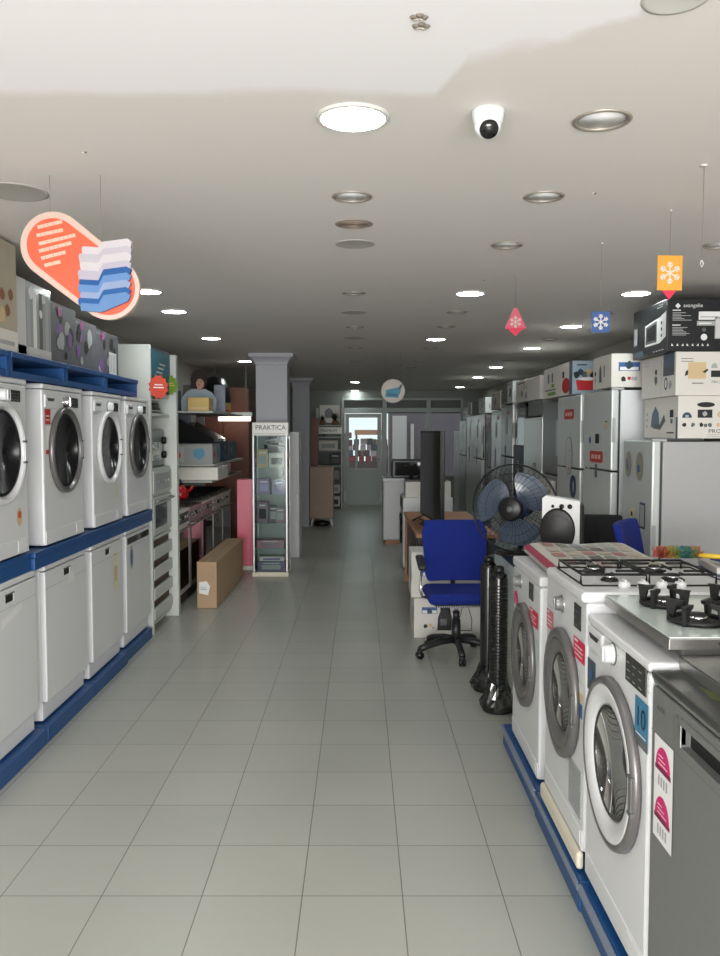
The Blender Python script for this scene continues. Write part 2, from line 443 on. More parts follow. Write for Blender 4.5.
# dome camera
x, y = on_z(488, 111, CEIL)
t = thing('security_camera', 'white turret security camera with black lens on the ceiling', 'camera', (x, y, CEIL))
b = MB(); b.lathe([(.046, 0), (.046, .006), (.044, .02), (.040, .034), (.036, .042)], WHITE, (0, 0, 0), (0, 0, -1), 36); b.build('base', t)
b = MB(); dr = Vector((0.0, -.78, -.62)).normalized()
b.lathe([(.012, -.036), (.030, -.026), (.037, -.01), (.038, .0), (.036, .012), (.030, .022), (.026, .026)], WHITE, (0, .0, -.040), dr, 32); b.build('turret_ball', t)
b = MB(); b.lathe([(.0265, .020), (.0265, .030), (.0, .032)], GLOSSB, (0, 0, -.040), dr, 28)
b.lathe([(.010, .032), (.009, .034), (0, .0345)], CASTOR, (0, 0, -.040), dr, 16)
b.build('lens', t)

# ------------------------------------------------------------------ hanging signs
STRING = mat('grey_string', (120, 114, 106), .8)
def flake(b, r, m, z, w=.12, lw=.13):
    for k in range(6):
        T = Matrix.Rotation(k * PI / 3 + PI / 6 * 0, 4, 'Z'); M0 = b.M.copy(); b.M = M0 @ T
        b.rect(-r * lw / 2, 0, r * lw, r, m, z)
        for q in (.5, .75):
            for s in (-1, 1):
                h = r * (.36 if q < .6 else .28)
                c = Vector((0, r * q)); d = Vector((s * .72, .69)); n = Vector((-d.y, d.x)) * r * lw * .45
                p = [c + n, c - n, c - n + d * h, c + n + d * h]
                if s < 0: p = p[::-1]
                b.poly([(v.x, v.y) for v in p], m, z)
        b.M = M0
ORA = mat('amber_card', (206, 144, 44), .6); CRD = mat('crimson_card', (196, 32, 70), .6); PKC = mat('pink_card', (192, 78, 98), .6)
BLC = mat('blue_card', (34, 72, 130), .6); FLW = mat('snow_print', (200, 196, 188), .6)
def sign_thing(name, px, pc, py, lb, cat='hanging sign', grp='hanging snowflake signs'):
    x, y = on_z(px, pc, CEIL); _, z = on_y(px, py, y)
    t = thing(name, lb, cat, (x, y, z), 0, grp)
    b = MB(); b.tube([(0, 0, .0), (0, 0, CEIL - z - .002)], .0012, STRING, 5); b.cyl((0, 0, CEIL - z), (0, 0, -1), .006, .005, TRIM, 10); b.build('string', t)
    return t, y
t, y = sign_thing('snowflake_sign', 671, 210, 273, 'amber square snowflake sign with crimson point, hanging from the ceiling')
s = y / F; FR = frame((0, 0, 0), (1, 0, 0), (0, 0, 1)); R5 = Matrix.Rotation(.05, 4, 'Z')
b = MB(); b.M = R5 @ FR; hw = 12.5 * s; hh = 17 * s
b.prism([(-hw, -hh), (hw, -hh), (hw, hh), (-hw, hh)], -.0015, .0015, ORA); flake(b, hw * .86, FLW, .0022); b.build('card', t)
b = MB(); b.M = R5 @ FR; b.prism([(-9 * s, -hh + 2 * s), (9 * s, -hh + 2 * s), (0, -hh - 9 * s)], -.004, -.002, CRD); b.build('point', t, label='crimson triangular point')
t, y = sign_thing('snowflake_sign', 602, 243, 322, 'blue square sign with white snowflake, hanging above the fridges')
s = y / F; b = MB(); b.M = Matrix.Rotation(-.1, 4, 'Z') @ FR; hw = 9 * s; hh = 10.3 * s
b.prism([(-hw, -hh), (hw, -hh), (hw, hh), (-hw, hh)], -.0015, .0015, BLC); flake(b, hw * .85, FLW, .0022); b.build('card', t)
t, y = sign_thing('snowflake_sign', 516, 274, 321, 'pink diamond snowflake sign with crimson tip, hanging over the aisle')
s = y / F; b = MB(); b.M = FR
b.prism([(-10.5 * s, -7 * s), (10.5 * s, -7 * s), (1.5 * s, 13 * s), (-1.5 * s, 13 * s)], -.0015, .0015, PKC); M0 = b.M; b.M = M0 @ Matrix.Translation((0, -1.0 * s, 0)); flake(b, 5.6 * s, FLW, .0022); b.build('card', t)
b = MB(); b.M = FR; b.prism([(-8 * s, -7.5 * s), (8 * s, -7.5 * s), (0, -15 * s)], -.003, .000, CRD); b.prism([(-10.5 * s, -7.6 * s), (10.5 * s, -7.6 * s), (10.5 * s, -7 * s), (-10.5 * s, -7 * s)], -.003, .0, CRD); b.build('point', t, label='crimson lower tip')
# cord with empty hook
x, y = on_z(704, 165, CEIL); _, z = on_y(704, 266, y)
b = MB(); b.tube([(x, y, z + .02), (x + .001, y, CEIL - .002)], .0012, STRING, 5); b.cyl((x, y, CEIL), (0, 0, -1), .012, .004, TRIM, 12)
b.tube([(x, y, z + .02), (x + .006, y, z + .008), (x, y, z - .004), (x - .006, y, z + .008), (x, y, z + .02)], .0016, WP, 6)
tag(b.build('hanging_cord', origin=(x, y, CEIL)), 'thin bare cord with an empty hook hanging at the far right', 'cord')
# round sign far down the aisle
Y = 9.6; x, z = on_y(393, 391, Y); r = 11.8 * Y / F
t = thing('round_sign', 'round white hanging sign with a teal picture far down the aisle', 'hanging sign', (x, Y, z))
b = MB(); b.lathe([(r - .004, -.006), (r, -.003), (r, .003), (r - .004, .006)], mat('sign_white', (206, 200, 192), .5), (0, 0, 0), (0, -1, 0), 48); b.build('disc', t)
b = MB(); b.M = FR; q = r / 12
TL = mat('sign_teal', (30, 130, 160), .5); TL2 = mat('sign_teal_dark', (20, 84, 110), .5)
b.prism([(-8 * q, -6 * q), (5 * q, -7 * q), (8 * q, 0), (7 * q, 4 * q), (-7 * q, 1 * q)], .006, .009, TL)
b.prism([(-6 * q, -4.5 * q), (4 * q, -5.2 * q), (5 * q, -3 * q), (-5.5 * q, -2.5 * q)], .009, .010, TL2)
b.prism([(5 * q, 2 * q), (8 * q, 7 * q), (9.5 * q, 6 * q), (7.5 * q, 1 * q)], .009, .010, TL2); b.build('picture', t)
for s in (-1, 1):
    b = MB(); b.tube([(s * r * .6, 0, r * .78), (s * r * .6, 0, CEIL - z)], .001, STRING, 5); b.build('string', t)
# orange pill sign
Y = 2.95; cx, cz = on_y(81.5, 267, Y); s = Y / F
t = thing('pill_sign', 'large tilted orange pill shaped hanging sign with white rim and towel picture', 'hanging sign', (cx, Y, cz))
def PX(px, py): return ((px - 80) * s, (265.5 - py) * s)
A = Vector(PX(54, 245)); B = Vector(PX(107, 286.5))
def pill(A, B, ra, rb, n=22):
    d = (B - A).normalized(); a0 = math.atan2(d.y, d.x); P = []
    for i in range(n + 1):
        a = a0 - PI / 2 + PI * i / n; P.append((B.x + rb * math.cos(a), B.y + rb * math.sin(a)))
    for i in range(n + 1):
        a = a0 + PI / 2 + PI * i / n; P.append((A.x + ra * math.cos(a), A.y + ra * math.sin(a)))
    return P
SW = mat('sign_rim', (184, 160, 148), .4); SO = mat('sign_orange', (206, 78, 46), .5, var=5, scale=10)
b = MB(); b.M = FR; b.prism(pill(A, B, 32.5 * s, 31 * s), -.012, .012, SW); b.build('board', t)
b = MB(); b.M = FR; b.prism(pill(A, B, 26.0 * s, 26.5 * s), .0125, .0150, SO); b.build('orange_face', t)
b = MB(); b.M = FR
for (x0, y0, x1, y1) in [(39, 228, 65, 222), (38, 236, 64, 230.5), (40, 244, 76, 235.5), (40, 251, 72, 243), (42, 258, 66, 252), (45, 265, 62, 261)]:
    p = Vector(PX(x0, y0)); q = Vector(PX(x1, y1)); d = (q - p).normalized(); L = (q - p).length; n = Vector((-d.y, d.x)) * 1.7 * s
    k = 0.0
    while k < L - 2 * s:
        w_ = min(L - k, random.choice([4, 6, 8]) * s)
        a_ = p + d * k; c_ = p + d * (k + w_)
        b.poly([tuple(v) for v in (a_ - n, c_ - n, c_ + n, a_ + n)], mat('sign_letters', (196, 160, 142), .5), .0162); k += w_ + .35 * s
b.build('lettering', t, label='rows of white lettering')
cols = [(176, 170, 174), (160, 156, 164), (174, 168, 172), (156, 152, 164), (26, 72, 128), (84, 118, 164), (122, 136, 166), (30, 78, 134), (84, 116, 158)]
ys = [(247, 241), (254, 248), (262, 254), (270, 262), (279, 268), (284, 274), (291, 281), (297, 288), (302, 293)]
M0 = FR
for i, c in enumerate(cols):
    l0, r0 = ys[i]; h = 9.0 if i < 4 else 7.5
    m = mat('towel_%d' % i, c, .85, var=4, scale=30)
    b = MB(); b.M = M0; z0 = .016 + .0006 * i; w0 = [4, 1, 2, 0, 1, 0, 2, 0, 2][i]
    P = [PX(79 + w0, l0 + 3), PX(80 + w0, l0), PX(99, l0 + 1), PX(104, r0 + 1.5), PX(128 - i * .3, r0 - 1.5), PX(132 - i * .2, r0 + 1.5), PX(131 - i * .3, r0 + h - 2), PX(127, r0 + h), PX(102, l0 + h + 1.5), PX(80 + w0, l0 + h)]
    b.prism(P, z0, z0 + .012, m)
    b.build('towel', t)
for p in ((50, 216), (100, 248)):
    b = MB(); a = PX(*p); b.tube([(a[0], .0, a[1]), (a[0], 0, CEIL - cz)], .001, STRING, 5); b.build('string', t)

# ------------------------------------------------------------------ columns
COLM = mat('column_paint', (176, 178, 184), .6, var=3, scale=2)
def column(name, x0, x1, y0, dy, lb, fl=.075):
    b = MB(); b.box(x0, x1, y0, y0 + dy, 0, CEIL, COLM)
    prof = [(0, CEIL - .13), (.008, CEIL - .12), (.012, CEIL - .10), (.03, CEIL - .07), (fl, CEIL - .035), (fl, CEIL)]
    vs = []; fs = []
    for f_, z in prof: vs += [(x0 - f_, y0 - f_, z), (x1 + f_, y0 - f_, z), (x1 + f_, y0 + dy + f_, z), (x0 - f_, y0 + dy + f_, z)]
    for j in range(len(prof) - 1):
        for k in range(4): fs.append((j * 4 + k, j * 4 + (k + 1) % 4, (j + 1) * 4 + (k + 1) % 4, (j + 1) * 4 + k))
    b.add(vs, fs, COLM)
    struct(b.build(name), lb)
column('trim_1', -1.20, -.84, 9.55, .35, 'square white column with flared head behind the glass display case')
column('trim_2', -1.13, -.86, 13.9, .30, 'second square column farther down the aisle, beside the beige cabinet')

# ------------------------------------------------------------------ back glazing
def fr_rect(b, x0, x1, z0, z1, y, w, d, m):
    b.box(x0, x0 + w, y, y + d, z0, z1, m, .004); b.box(x1 - w, x1, y, y + d, z0, z1, m, .004)
    b.box(x0 + w, x1 - w, y, y + d, z1 - w, z1, m, .004); b.box(x0 + w, x1 - w, y, y + d, z0, z0 + w, m, .004)
t = bpy.data.objects.new('door_1', None); C.objects.link(t); t.location = (0.07, YB, 0); struct(t, 'grey framed back door with a bright window')
b = MB(); fr_rect(b, -.40, .54, 0.0, 2.08, YB - .02, .07, .09, FRAME); b.build('door_frame', t, world=True)
b = MB(); fr_rect(b, -.325, .465, .02, 2.0, YB - .01, .085, .05, FRAME); b.box(-.24, .38, YB, YB + .03, .10, .76, FRAME); b.box(-.24, .38, YB - .01, YB + .04, .74, .80, FRAME, .003); b.build('door_leaf', t, world=True)
b = MB(); b.box(-.24, .38, YB + .008, YB + .014, .8, 1.92, GLASSW); b.build('door_glass', t, world=True)
b = MB(); b.tube([(.43, YB - .02, 1.0), (.43, YB - .06, 1.0), (.33, YB - .06, 1.0)], .01, STEEL, 8); b.build('door_handle', t, world=True)
def window(name, x0, x1, z0, z1, lb):
    t = bpy.data.objects.new(name, None); C.objects.link(t); t.location = ((x0 + x1) / 2, YB, z0); struct(t, lb)
    b = MB(); fr_rect(b, x0, x1, z0, z1, YB - .02, .045, .08, FRAME); b.build('window_frame', t, world=True)
    b = MB(); b.box(x0 + .045, x1 - .045, YB + .01, YB + .016, z0 + .045, z1 - .045, GLASSW); b.build('window_pane', t, world=True)
window('window_1', -.40, .54, 2.08, 2.34, 'transom window over the back door')
window('window_2', .54, 1.50, 2.08, 2.34, 'transom window right of the one over the back door')
window('window_3', 1.50, 2.25, 2.08, 2.34, 'rightmost transom window of the back wall')
window('window_4', .54, 1.50, .62, 2.08, 'dull tall window right of the back door')
window('window_5', 1.50, 2.25, .62, 2.08, 'dark tall window in the right corner of the back wall')
# outside, behind the back door
tag(MB().box(-6, 8, YB + .1, 30, -.12, -.02, mat('pavement', (170, 160, 155), .9, var=12, scale=3)).build('pavement'), 'pavement of the street outside the back door', 'street', kind='structure')
t = thing('neighbour_building', 'mauve grey building seen through the dull window right of the back door', 'building', (2.6, 20.6, 0))
b = MB(); b.box(.72, 5, 20.4, 21.4, -.02, 4, mat('mauve_render', (116, 104, 112), .9, var=12, scale=2)); b.build('wall', t, world=True)
b = MB(); b.box(.80, 1.15, 20.36, 20.4, .6, 2.0, mat('pale_shutter', (214, 204, 204), .8)); b.box(1.25, 1.33, 20.36, 20.4, .9, 1.8, mat('pale_shutter')); b.build('shutter', t, world=True)
t = thing('sky_blocker', 'added grey panel outside, blocking the bright sky behind the transom windows', 'awning', (1.0, 19.0, 2.12))  # added panel that keeps the bright sky out of the transom panes
b = MB(); b.box(-1.2, 3.0, 18.6, 18.66, 2.02, 2.75, mat('blocker_grey', (96, 88, 84), .9, var=24, scale=1.5)); b.box(-1.2, 3.0, 18.25, 18.66, 2.72, 2.75, mat('blocker_grey')); b.build('canopy', t, world=True)
for x in (-1.18, 2.98):
    b = MB(); b.tube([(x, 18.63, 2.05), (x, 18.63, -.02)], .02, STEELD, 8); b.build('post', t, world=True)
t = thing('market_stall', 'street stall with tan awning and mixed red and brown goods outside the door', 'stall', (.05, 23.0, 0))
b = MB(); b.box(-.15, .72, 23.0, 24.0, 1.52, 1.66, mat('tan_awning', (196, 140, 110), .8)); b.build('awning', t, world=True)
b = MB()
for x in (-.1, .68): b.box(x - .03, x + .03, 23.1, 23.16, 0, 1.55, STEELD)
b.build('post', t, world=True)
b = MB(); b.box(-.9, .85, 23.2, 24.2, 0, .75, mat('stall_table', (96, 70, 76), .8, var=20, scale=6)); b.build('table', t, world=True)
gm = [mat('goods_%d' % i, c, .7, var=15, scale=20) for i, c in enumerate([(150, 60, 66), (120, 84, 92), (90, 60, 70), (196, 176, 180), (70, 76, 96), (150, 120, 110)])]
for i in range(34):
    x = -.45 + (i % 8) * .17 + random.uniform(-.05, .05); z = .75 + (i // 8) * .17 * random.uniform(.9, 1)
    b = MB(); w_, h_ = random.uniform(.07, .10), .17
    b.box(x - w_, x + w_, 23.35 + .02 * (i % 3), 23.9, z, z + h_, gm[random.randrange(6)] if i > 4 else gm[0], .02)
    if i == 0: allg = b
    else: allg.v, allg.f, allg.mi, allg.sm, allg.mats  # placeholder
    b.build('goods_bundle', t, world=True)
# ================================================================== appliances
RINGW = mat('door_ring_white', (214, 215, 217), .3); RINGG = mat('door_ring_grey', (112, 110, 110), .3, .35)
DRUMK = mat('dark_drum', (44, 46, 50), .35, .6)
DRUM = mat('drum_steel', (120, 122, 126), .3, .8); BOWLD = glass('dark_bowl_glass', (112, 116, 122), .06, .04); BOWLK = mat('black_bowl_glass', (17, 18, 21), .2, spec=.22)
GASK = mat('rubber_gasket', (52, 54, 57), .5)
FRONT = frame((0, 0, 0), (1, 0, 0), (0, 0, 1))        # n = u x v = -Y : outward from a front at y=0
def washer(label, loc, rz, ring='white', w=.6, h=.85, d=.55, r=.235, cz=.49, dial=None, disp=None, drawer=True, vent=False,
           stickers=None, name='washing_machine', cat='washing machine', group=None, top=True, knobmat=None, dispw=.10, disph=.07, inner=.62, bowl=None, bd=.842, oz=.085, drumm=None, topt=.028):
    t = thing(name, label, cat, loc, rz, group); hw = w / 2 - .003
    th = topt if top else 0
    b = MB(); b.box(-hw, hw, .0, d, .01, h - th, WHITE, .010)
    c = MB(); c.cyl((0, -.02, cz), (0, 1, 0), r * .86, .34, GASK, 40)
    o = b.build('body', t); cut(o, c)
    if top:
        b = MB(); b.box(-hw - .002, hw + .002, -.004, d, h - th + .002, h, WHITE, .008); b.build('top_panel', t)
    # drum behind the door
    b = MB(); R = r * .84
    b.lathe([(R, 0), (R, .05), (R * .95, .06), (R * .95, .27), (R * .6, .29), (0, .29)], drumm or DRUM, (0, .012, cz), (0, 1, 0), 40)
    for k in range(3):
        a = k * 2 * PI / 3 + .5
        T = Matrix.Translation((math.cos(a) * R * .86, .19, cz + math.sin(a) * R * .86)) @ Matrix.Rotation(-a, 4, 'Y')
        b.box(-.03, .02, -.09, .09, -.018, .018, drumm or DRUM, .012, T=T)
    b.build('drum', t)
    b = MB(); b.ringlathe([(R * .80, .012), (R * .99, -.004), (R * .99, .05), (R * .88, .06), (R * .80, .05)], GASK, (0, .01, cz), (0, 1, 0), 40); b.build('gasket', t)
    # door: ring, handle, bowl
    dt = MB(); RM = RINGW if ring in ('white', 'mixed') else RINGG; OM = RINGG if ring in ('grey', 'mixed') else RINGW
    ri = r * inner
    dt.ringlathe([(r, .002), (r, .014), (r * .985, .024), (r * (bd * .5 + .49), .028), (r * bd, .026), (r * bd, .002)], OM, (0, 0, cz), (0, -1, 0), 56)
    dt.ringlathe([(r * (bd + .001), .002), (r * (bd + .001), .025), (r * (bd - .03), .027), (ri * 1.08, .018), (ri, .008), (ri, .001)], RM, (0, 0, cz), (0, -1, 0), 56)
    door = dt.build('door', t)
    b = MB(); b.lathe([(ri * 1.01, .010), (ri * .98, .014), (ri * .80, .0), (ri * .74, -.07), (ri * .62, -.105), (ri * .3, -.12), (0, -.125)], bowl or BOWLD, (0, 0, cz), (0, -1, 0), 44)
    b.build('door_glass', door)
    b = MB(); b.box(r * .86, r * .985, -.031, -.020, cz - .055, cz - .045, GREYP, .001); b.box(r * .86, r * .985, -.031, -.020, cz + .045, cz + .055, GREYP, .001); b.box(r * .88, r * .975, -.030, -.024, cz - .045, cz + .045, OM, .003); b.build('door_handle', door)
    # control strip
    if drawer:
        b = MB(); b.box(-hw + .02, -hw + .175, -.009, .01, h - oz - .04, h - oz + .032, WHITE, .006)
        b.M = FRONT; b.prism([(-hw + .04, h - oz + .012), (-hw + .15, h - oz + .012), (-hw + .13, h - oz - .004), (-hw + .055, h - oz - .004)], .0092, .0100, GASK)
        b.build('detergent_drawer', t)
    dx = -.04 if dial is None else dial; px_ = .16 if disp is None else disp
    b = MB(); km = knobmat or WHITE
    b.lathe([(.031, 0), (.031, .004), (.027, .006), (.026, .026), (.023, .030), (0, .030)], km, (dx, 0, h - oz), (0, -1, 0), 32)
    b.box(dx - .004, dx + .004, -.034, -.028, h - oz - .023, h - oz + .023, km, .002)
    b.ringlathe([(.0315, .0), (.034, .0), (.034, .003), (.0315, .004)], GREYP if km is WHITE else CHROME, (dx, 0, h - oz), (0, -1, 0), 32)
    b.build('dial', t)
    b = MB(); b.box(px_ - dispw / 2, px_ + dispw / 2, -.004, .004, h - oz - disph / 2, h - oz + disph / 2, GLOSSB, .002); b.M = FRONT
    for k in range(9):
        b.rect(px_ - dispw * .42 + (k % 3) * dispw * .3, h - oz - disph * .36 + (k // 3) * disph * .28, dispw * random.uniform(.08, .18), .0022, LGREY, .0046)
    b.build('display', t)
    b = MB(); b.M = FRONT
    for k in range(11):
        a = PI / 2 - k * .46 if k < 6 else -PI / 2 - (k - 5) * .42
        b.rect(dx + math.cos(a) * .047 - .006, h - oz + math.sin(a) * .043, .013, .0016, LGREY, .0006)
    for k in range(3): b.rect(px_ + dispw / 2 + .008, h - oz + .015 - k * .018, .014, .002, LGREY, .0006)
    b.rect(-hw + .03, h - oz - .053, .07, .0025, LGREY, .0006)
    b.build('control_marks', t)
    b = MB(); b.box(-hw + .01, hw - .01, -.003, .006, .012, .085, WHITE, .003)
    b.box(hw - .14, hw - .03, -.005, .0, .02, .078, WHITE2, .003)
    b.build('kick_panel', t)
    if vent:
        b = MB()
        for k in range(14): b.box(hw - .19, hw - .035, -.004, .0, .11 + k * .012, .116 + k * .012, LGREY)
        b.box(-hw + .005, hw - .005, -.02, .006, -.052, .012, CREAM, .012)
        b.build('vent_grille', t)
    b = MB()
    for sx in (-1, 1):
        for yy in (.06, d - .06): b.cyl((sx * (hw - .05), yy, 0 if not vent else -.05), (0, 0, 1), .02, .02 if not vent else .07, GASK, 12)
    b.build('foot', t)
    if stickers: stickers(t, hw, h)
    return t

def foot_fix(): pass

def dishwasher(label, loc, rz, w=.6, h=.85, d=.55, m=None, kind='pocket', stickers=None, group=None):
    m = m or WHITE; t = thing('dishwasher', label, 'dishwasher', loc, rz, group); hw = w / 2 - .003
    b = MB(); b.box(-hw, hw, .03, d, .01, h - .03, m, .004); b.build('body', t)
    b = MB(); b.box(-hw - .001, hw + .001, .0, d, h - .03, h, m, .008); b.build('top_panel', t)
    dm = MB(); dm.box(-hw, hw, 0, .032, .11, h - .036, m, .006)
    o = dm.build('door', t)
    b = MB(); b.box(-hw, hw, .025, .032, .012, .105, m, .003); b.build('kick_panel', t)
    hb = MB()
    if kind == 'pocket':
        c = MB(); c.box(-.045, .045, -.02, .022, h - .10, h - .062, DARK, .006); cut(o, c)
        hb.box(-.0448, .0448, .003, .024, h - .0998, h - .0622, DARK); hb.box(-.05, .05, -.004, .003, h - .064, h - .058, GREYP, .001)
    elif kind == 'strip':
        hb.box(-hw + .03, hw - .03, -.004, .002, h - .10, h - .055, GLOSSB, .002)
    elif kind == 'bar':
        c = MB(); c.box(-.10, .27, -.02, .026, h - .125, h - .06, DARK, .006); cut(o, c)
        hb.box(-.099, .269, .021, .027, h - .125, h - .06, DARK); hb.box(-.135, -.10, -.003, .012, h - .128, h - .058, INOX, .002)
        hb.box(-.10, .27, -.006, .006, h - .072, h - .055, STEELD, .003)
    hb.build('door_handle', o)
    b = MB(); b.M = FRONT; b.rect(-hw, h - (.125 if kind != 'bar' else .15), w - .01, .0012, GREYP, .0006)
    b.build('panel_line', o)
    b = MB()
    for sx in (-1, 1):
        for yy in (.08, d - .05): b.cyl((sx * (hw - .05), yy, 0), (0, 0, 1), .02, .02, GASK, 12)
    b.build('foot', t)
    if stickers: stickers(t, hw, h)
    return t
def sticker(t, fn, lb=None, name='sticker'):
    b = MB(); b.M = FRONT; fn(b); o = b.build(name, t)
    if lb: o['label'] = lb
    return o

# ------------------------------------------------------------------ left row (fronts face +X)
LX = -1.63; RL = PI / 2
def plinth(name, lb, x0, x1, y0, y1, z0, z1, edge=True, grp=None, side=1):
    b = MB(); b.box(x0, x1, y0, y1, z0, z1, BLUE, .006)
    o = b.build(name, origin=((x0 + x1) / 2, (y0 + y1) / 2, z0)); tag(o, lb, 'display plinth', grp)
    return o
SG = mat('blue_plinth_edge', (120, 132, 150), .35)
lowY = [3.80, 4.55, 5.29, 6.03]
plY = [(3.40, 4.165), (4.175, 4.91), (4.92, 5.63), (5.64, 6.36)]
words = ['at the left edge of the picture', 'second from the left edge', 'third from the left edge', 'farthest one, beside the tall cabinet']
for i, (a, c) in enumerate(plY):
    plinth('blue_plinth', 'low blue plinth under the white dishwashers, ' + words[i], LX - .55, LX + (.025 if i < 3 else .01), a, c, 0, .08, grp='blue plinths under the dishwashers')
def st_low(i):
    def f(t, hw, h):
        if i == 0: sticker(t, lambda b: (b.poly([(-.10, h - .21), (.13, h - .16), (.13, h - .125), (-.10, h - .17)], WP, .002)), 'white paper label')
        if i == 1: sticker(t, lambda b: b.rect(.02, h - .15, .09, .05, WP, .002), 'white paper label')
        if i == 2: sticker(t, lambda b: (b.rect(.12, h - .36, .085, .25, mat('pale_yellow_label', (220, 214, 176), .6), .002), b.rect(.13, h - .13, .07, .012, TAN, .0026), b.rect(.13, h - .30, .07, .10, TAN, .0026)), 'pale yellow energy label')
        if i == 3: sticker(t, lambda b: (b.disc(-.19, h - .20, .045, LGREY, .002, ry=.085), b.disc(-.19, h - .20, .025, BLUEP, .0026, ry=.06)), 'round grey and blue sticker')
    return f
lw = ['white dishwasher at the left edge with a slanted white paper label under its handle', 'white dishwasher with a small white label under its dark handle pocket',
      'white dishwasher with a pale yellow label at its right edge', 'white dishwasher with a black control strip, next to the tall appliance cabinet']
for i, y in enumerate(lowY):
    dishwasher(lw[i], (LX, y, .08), RL, w=.64, h=.83, kind='strip' if i == 3 else 'pocket', stickers=st_low(i), group='lower row of white dishwashers')
def bench(lb, y0, y1, z0, z1, x1, grp, hollow):
    t = thing('blue_bench', lb, 'display shelf', (x1 - .3, (y0 + y1) / 2, z0), 0, grp)
    x0 = x1 - .58
    b = MB(); b.box(x0, x1, y0, y1, z1 - .028, z1, BLUE, .004)
    if not hollow:
        b.box(x0, x1 - .004, y0, y1, z0, z1 - .0285, BLUE, .003)
    b.build('top_board', t, world=True)
    if hollow:
        for k, yy in enumerate((y0, y1 - .025)):
            b = MB(); b.box(x0, x1 - .01, yy, yy + .025, z0, z1 - .028, BLUE); b.build('side_board', t, world=True)
        b = MB(); b.box(x1 - .03, x1 - .012, y0 + .025, y1 - .025, z0, z0 + .03, BLUE); b.build('front_lip', t, world=True)
    return t
bench('blue shelf board between the stacked machines, near piece at the left edge', 3.3, 4.06, .91, 1.005, LX + .0, 'blue boards between the two machine rows', False)
bench('blue shelf board between the stacked machines, long far piece', 4.075, 6.40, .91, 1.0, LX + .015, 'blue boards between the two machine rows', False)
def st_up(i):
    def f(t, hw, h):
        if i == 0: sticker(t, lambda b: (b.disc(.19, .19, .030, TAN, .002, ry=.045), b.disc(.19, .20, .018, ORRED, .0026)), 'small tan sticker')
        if i == 1:
            sticker(t, lambda b: (b.rect(-.275, .70 - .06, .075, .08, RED, .002), b.rect(-.265, .66, .05, .006, WP, .0026), b.rect(-.265, .68, .05, .006, WP, .0026)), 'red energy label')
            sticker(t, lambda b: (b.rect(-.275, .50, .075, .13, WP, .002), b.rect(-.275, .485, .075, .022, RED, .0026)), 'white label with red foot')
        if i == 2: sticker(t, lambda b: b.rect(.16, .16, .035, .10, mat('pale_yellow_label'), .002), 'pale narrow label')
    return f
up = [3.74, 4.55, 5.34, 6.06]
ul = ['stacked white front loader with white door ring, cut by the left edge', 'stacked white washing machine with silver door ring and red label',
      'stacked white washing machine with white door ring, between two with silver rings', 'stacked white washing machine with silver door ring beside the tall cabinet']
for i, y in enumerate(up):
    washer(ul[i], (LX, y, 1.005 if i == 0 else 1.0), RL, ring='white' if i in (0, 2) else 'grey', d=.54, r=.235, cz=.50, dial=.02, disp=.17, stickers=st_up(i), group='upper row of front loading washing machines',
           knobmat=WHITE if i != 1 else CHROME, dispw=.11, disph=.055, inner=.84, w=.61, bowl=BOWLK, bd=.93, drumm=DRUMK)
for i, (a, c) in enumerate([(3.05, 3.83), (3.845, 4.56), (4.575, 5.28), (5.295, 6.02)]):
    bench('blue hollow bench on top of the stacked washers, ' + ['at the left edge', 'second from the left', 'third from the left', 'farthest one, by the white cabinet'][i],
          a, c, 1.855, 1.975, LX + .02, 'blue hollow benches on top of the washers', True)

# ------------------------------------------------------------------ cartons
def carton(lb, x0, x1, y0, y1, z0, z1, m, near=None, side=None, sidedir=-1, grp=None, name='carton', cat='box', rz=0, bev=.004):
    o0 = Vector(((x0 + x1) / 2, (y0 + y1) / 2, z0)); b = MB()
    hx, hy, hz = (x1 - x0) / 2, (y1 - y0) / 2, z1 - z0
    b.box(-hx, hx, -hy, hy, 0, hz, m, bev)
    b.M = Matrix.Identity(4)
    b.box(-hx + .01, hx - .01, -.002, .002, hz - .0005, hz + .0008, LGREY)   # flap seam
    if near: b.M = frame((-hx, -hy, 0), (1, 0, 0), (0, 0, 1)); near(b, 2 * hx, hz)
    if side:
        if sidedir < 0: b.M = frame((-hx, hy, 0), (0, -1, 0), (0, 0, 1))
        else: b.M = frame((hx, -hy, 0), (0, 1, 0), (0, 0, 1))
        side(b, 2 * hy, hz)
    o = b.build(name); o.location = o0; o.rotation_euler = (0, 0, rz)
    return tag(o, lb, cat, grp)
def lines(b, u, v, w, n, dz, m, h=.004):
    for k in range(n): b.rect(u, v - k * dz, w * random.uniform(.55, 1), h, m)
def blob(b, u, v, r, m, z=.0015, seed=0):
    rn = random.Random(seed); n = 12
    b.poly([(u + r * rn.uniform(.7, 1.1) * math.cos(2 * PI * i / n), v + r * rn.uniform(.7, 1.1) * math.sin(2 * PI * i / n)) for i in range(n)], m, z)
def appl_print(cols, n, sd):
    def f(b, w, h):
        rn = random.Random(sd)
        for k in range(n):
            r = rn.uniform(.05, .13) * min(w, h) * 1.3
            blob(b, rn.uniform(.14, .86) * w, rn.uniform(.14, .78) * h, r, cols[k % len(cols)], .001 + .0003 * k, sd * 9 + k)
        lines(b, .08 * w, .93 * h, .4 * w, 2, .03 * h, cols[0])
    return f
DGR = mat('dark_grey_carton', (92, 92, 98), .5, var=14, scale=14); MAG = mat('magenta_dot', (176, 60, 140), .5)
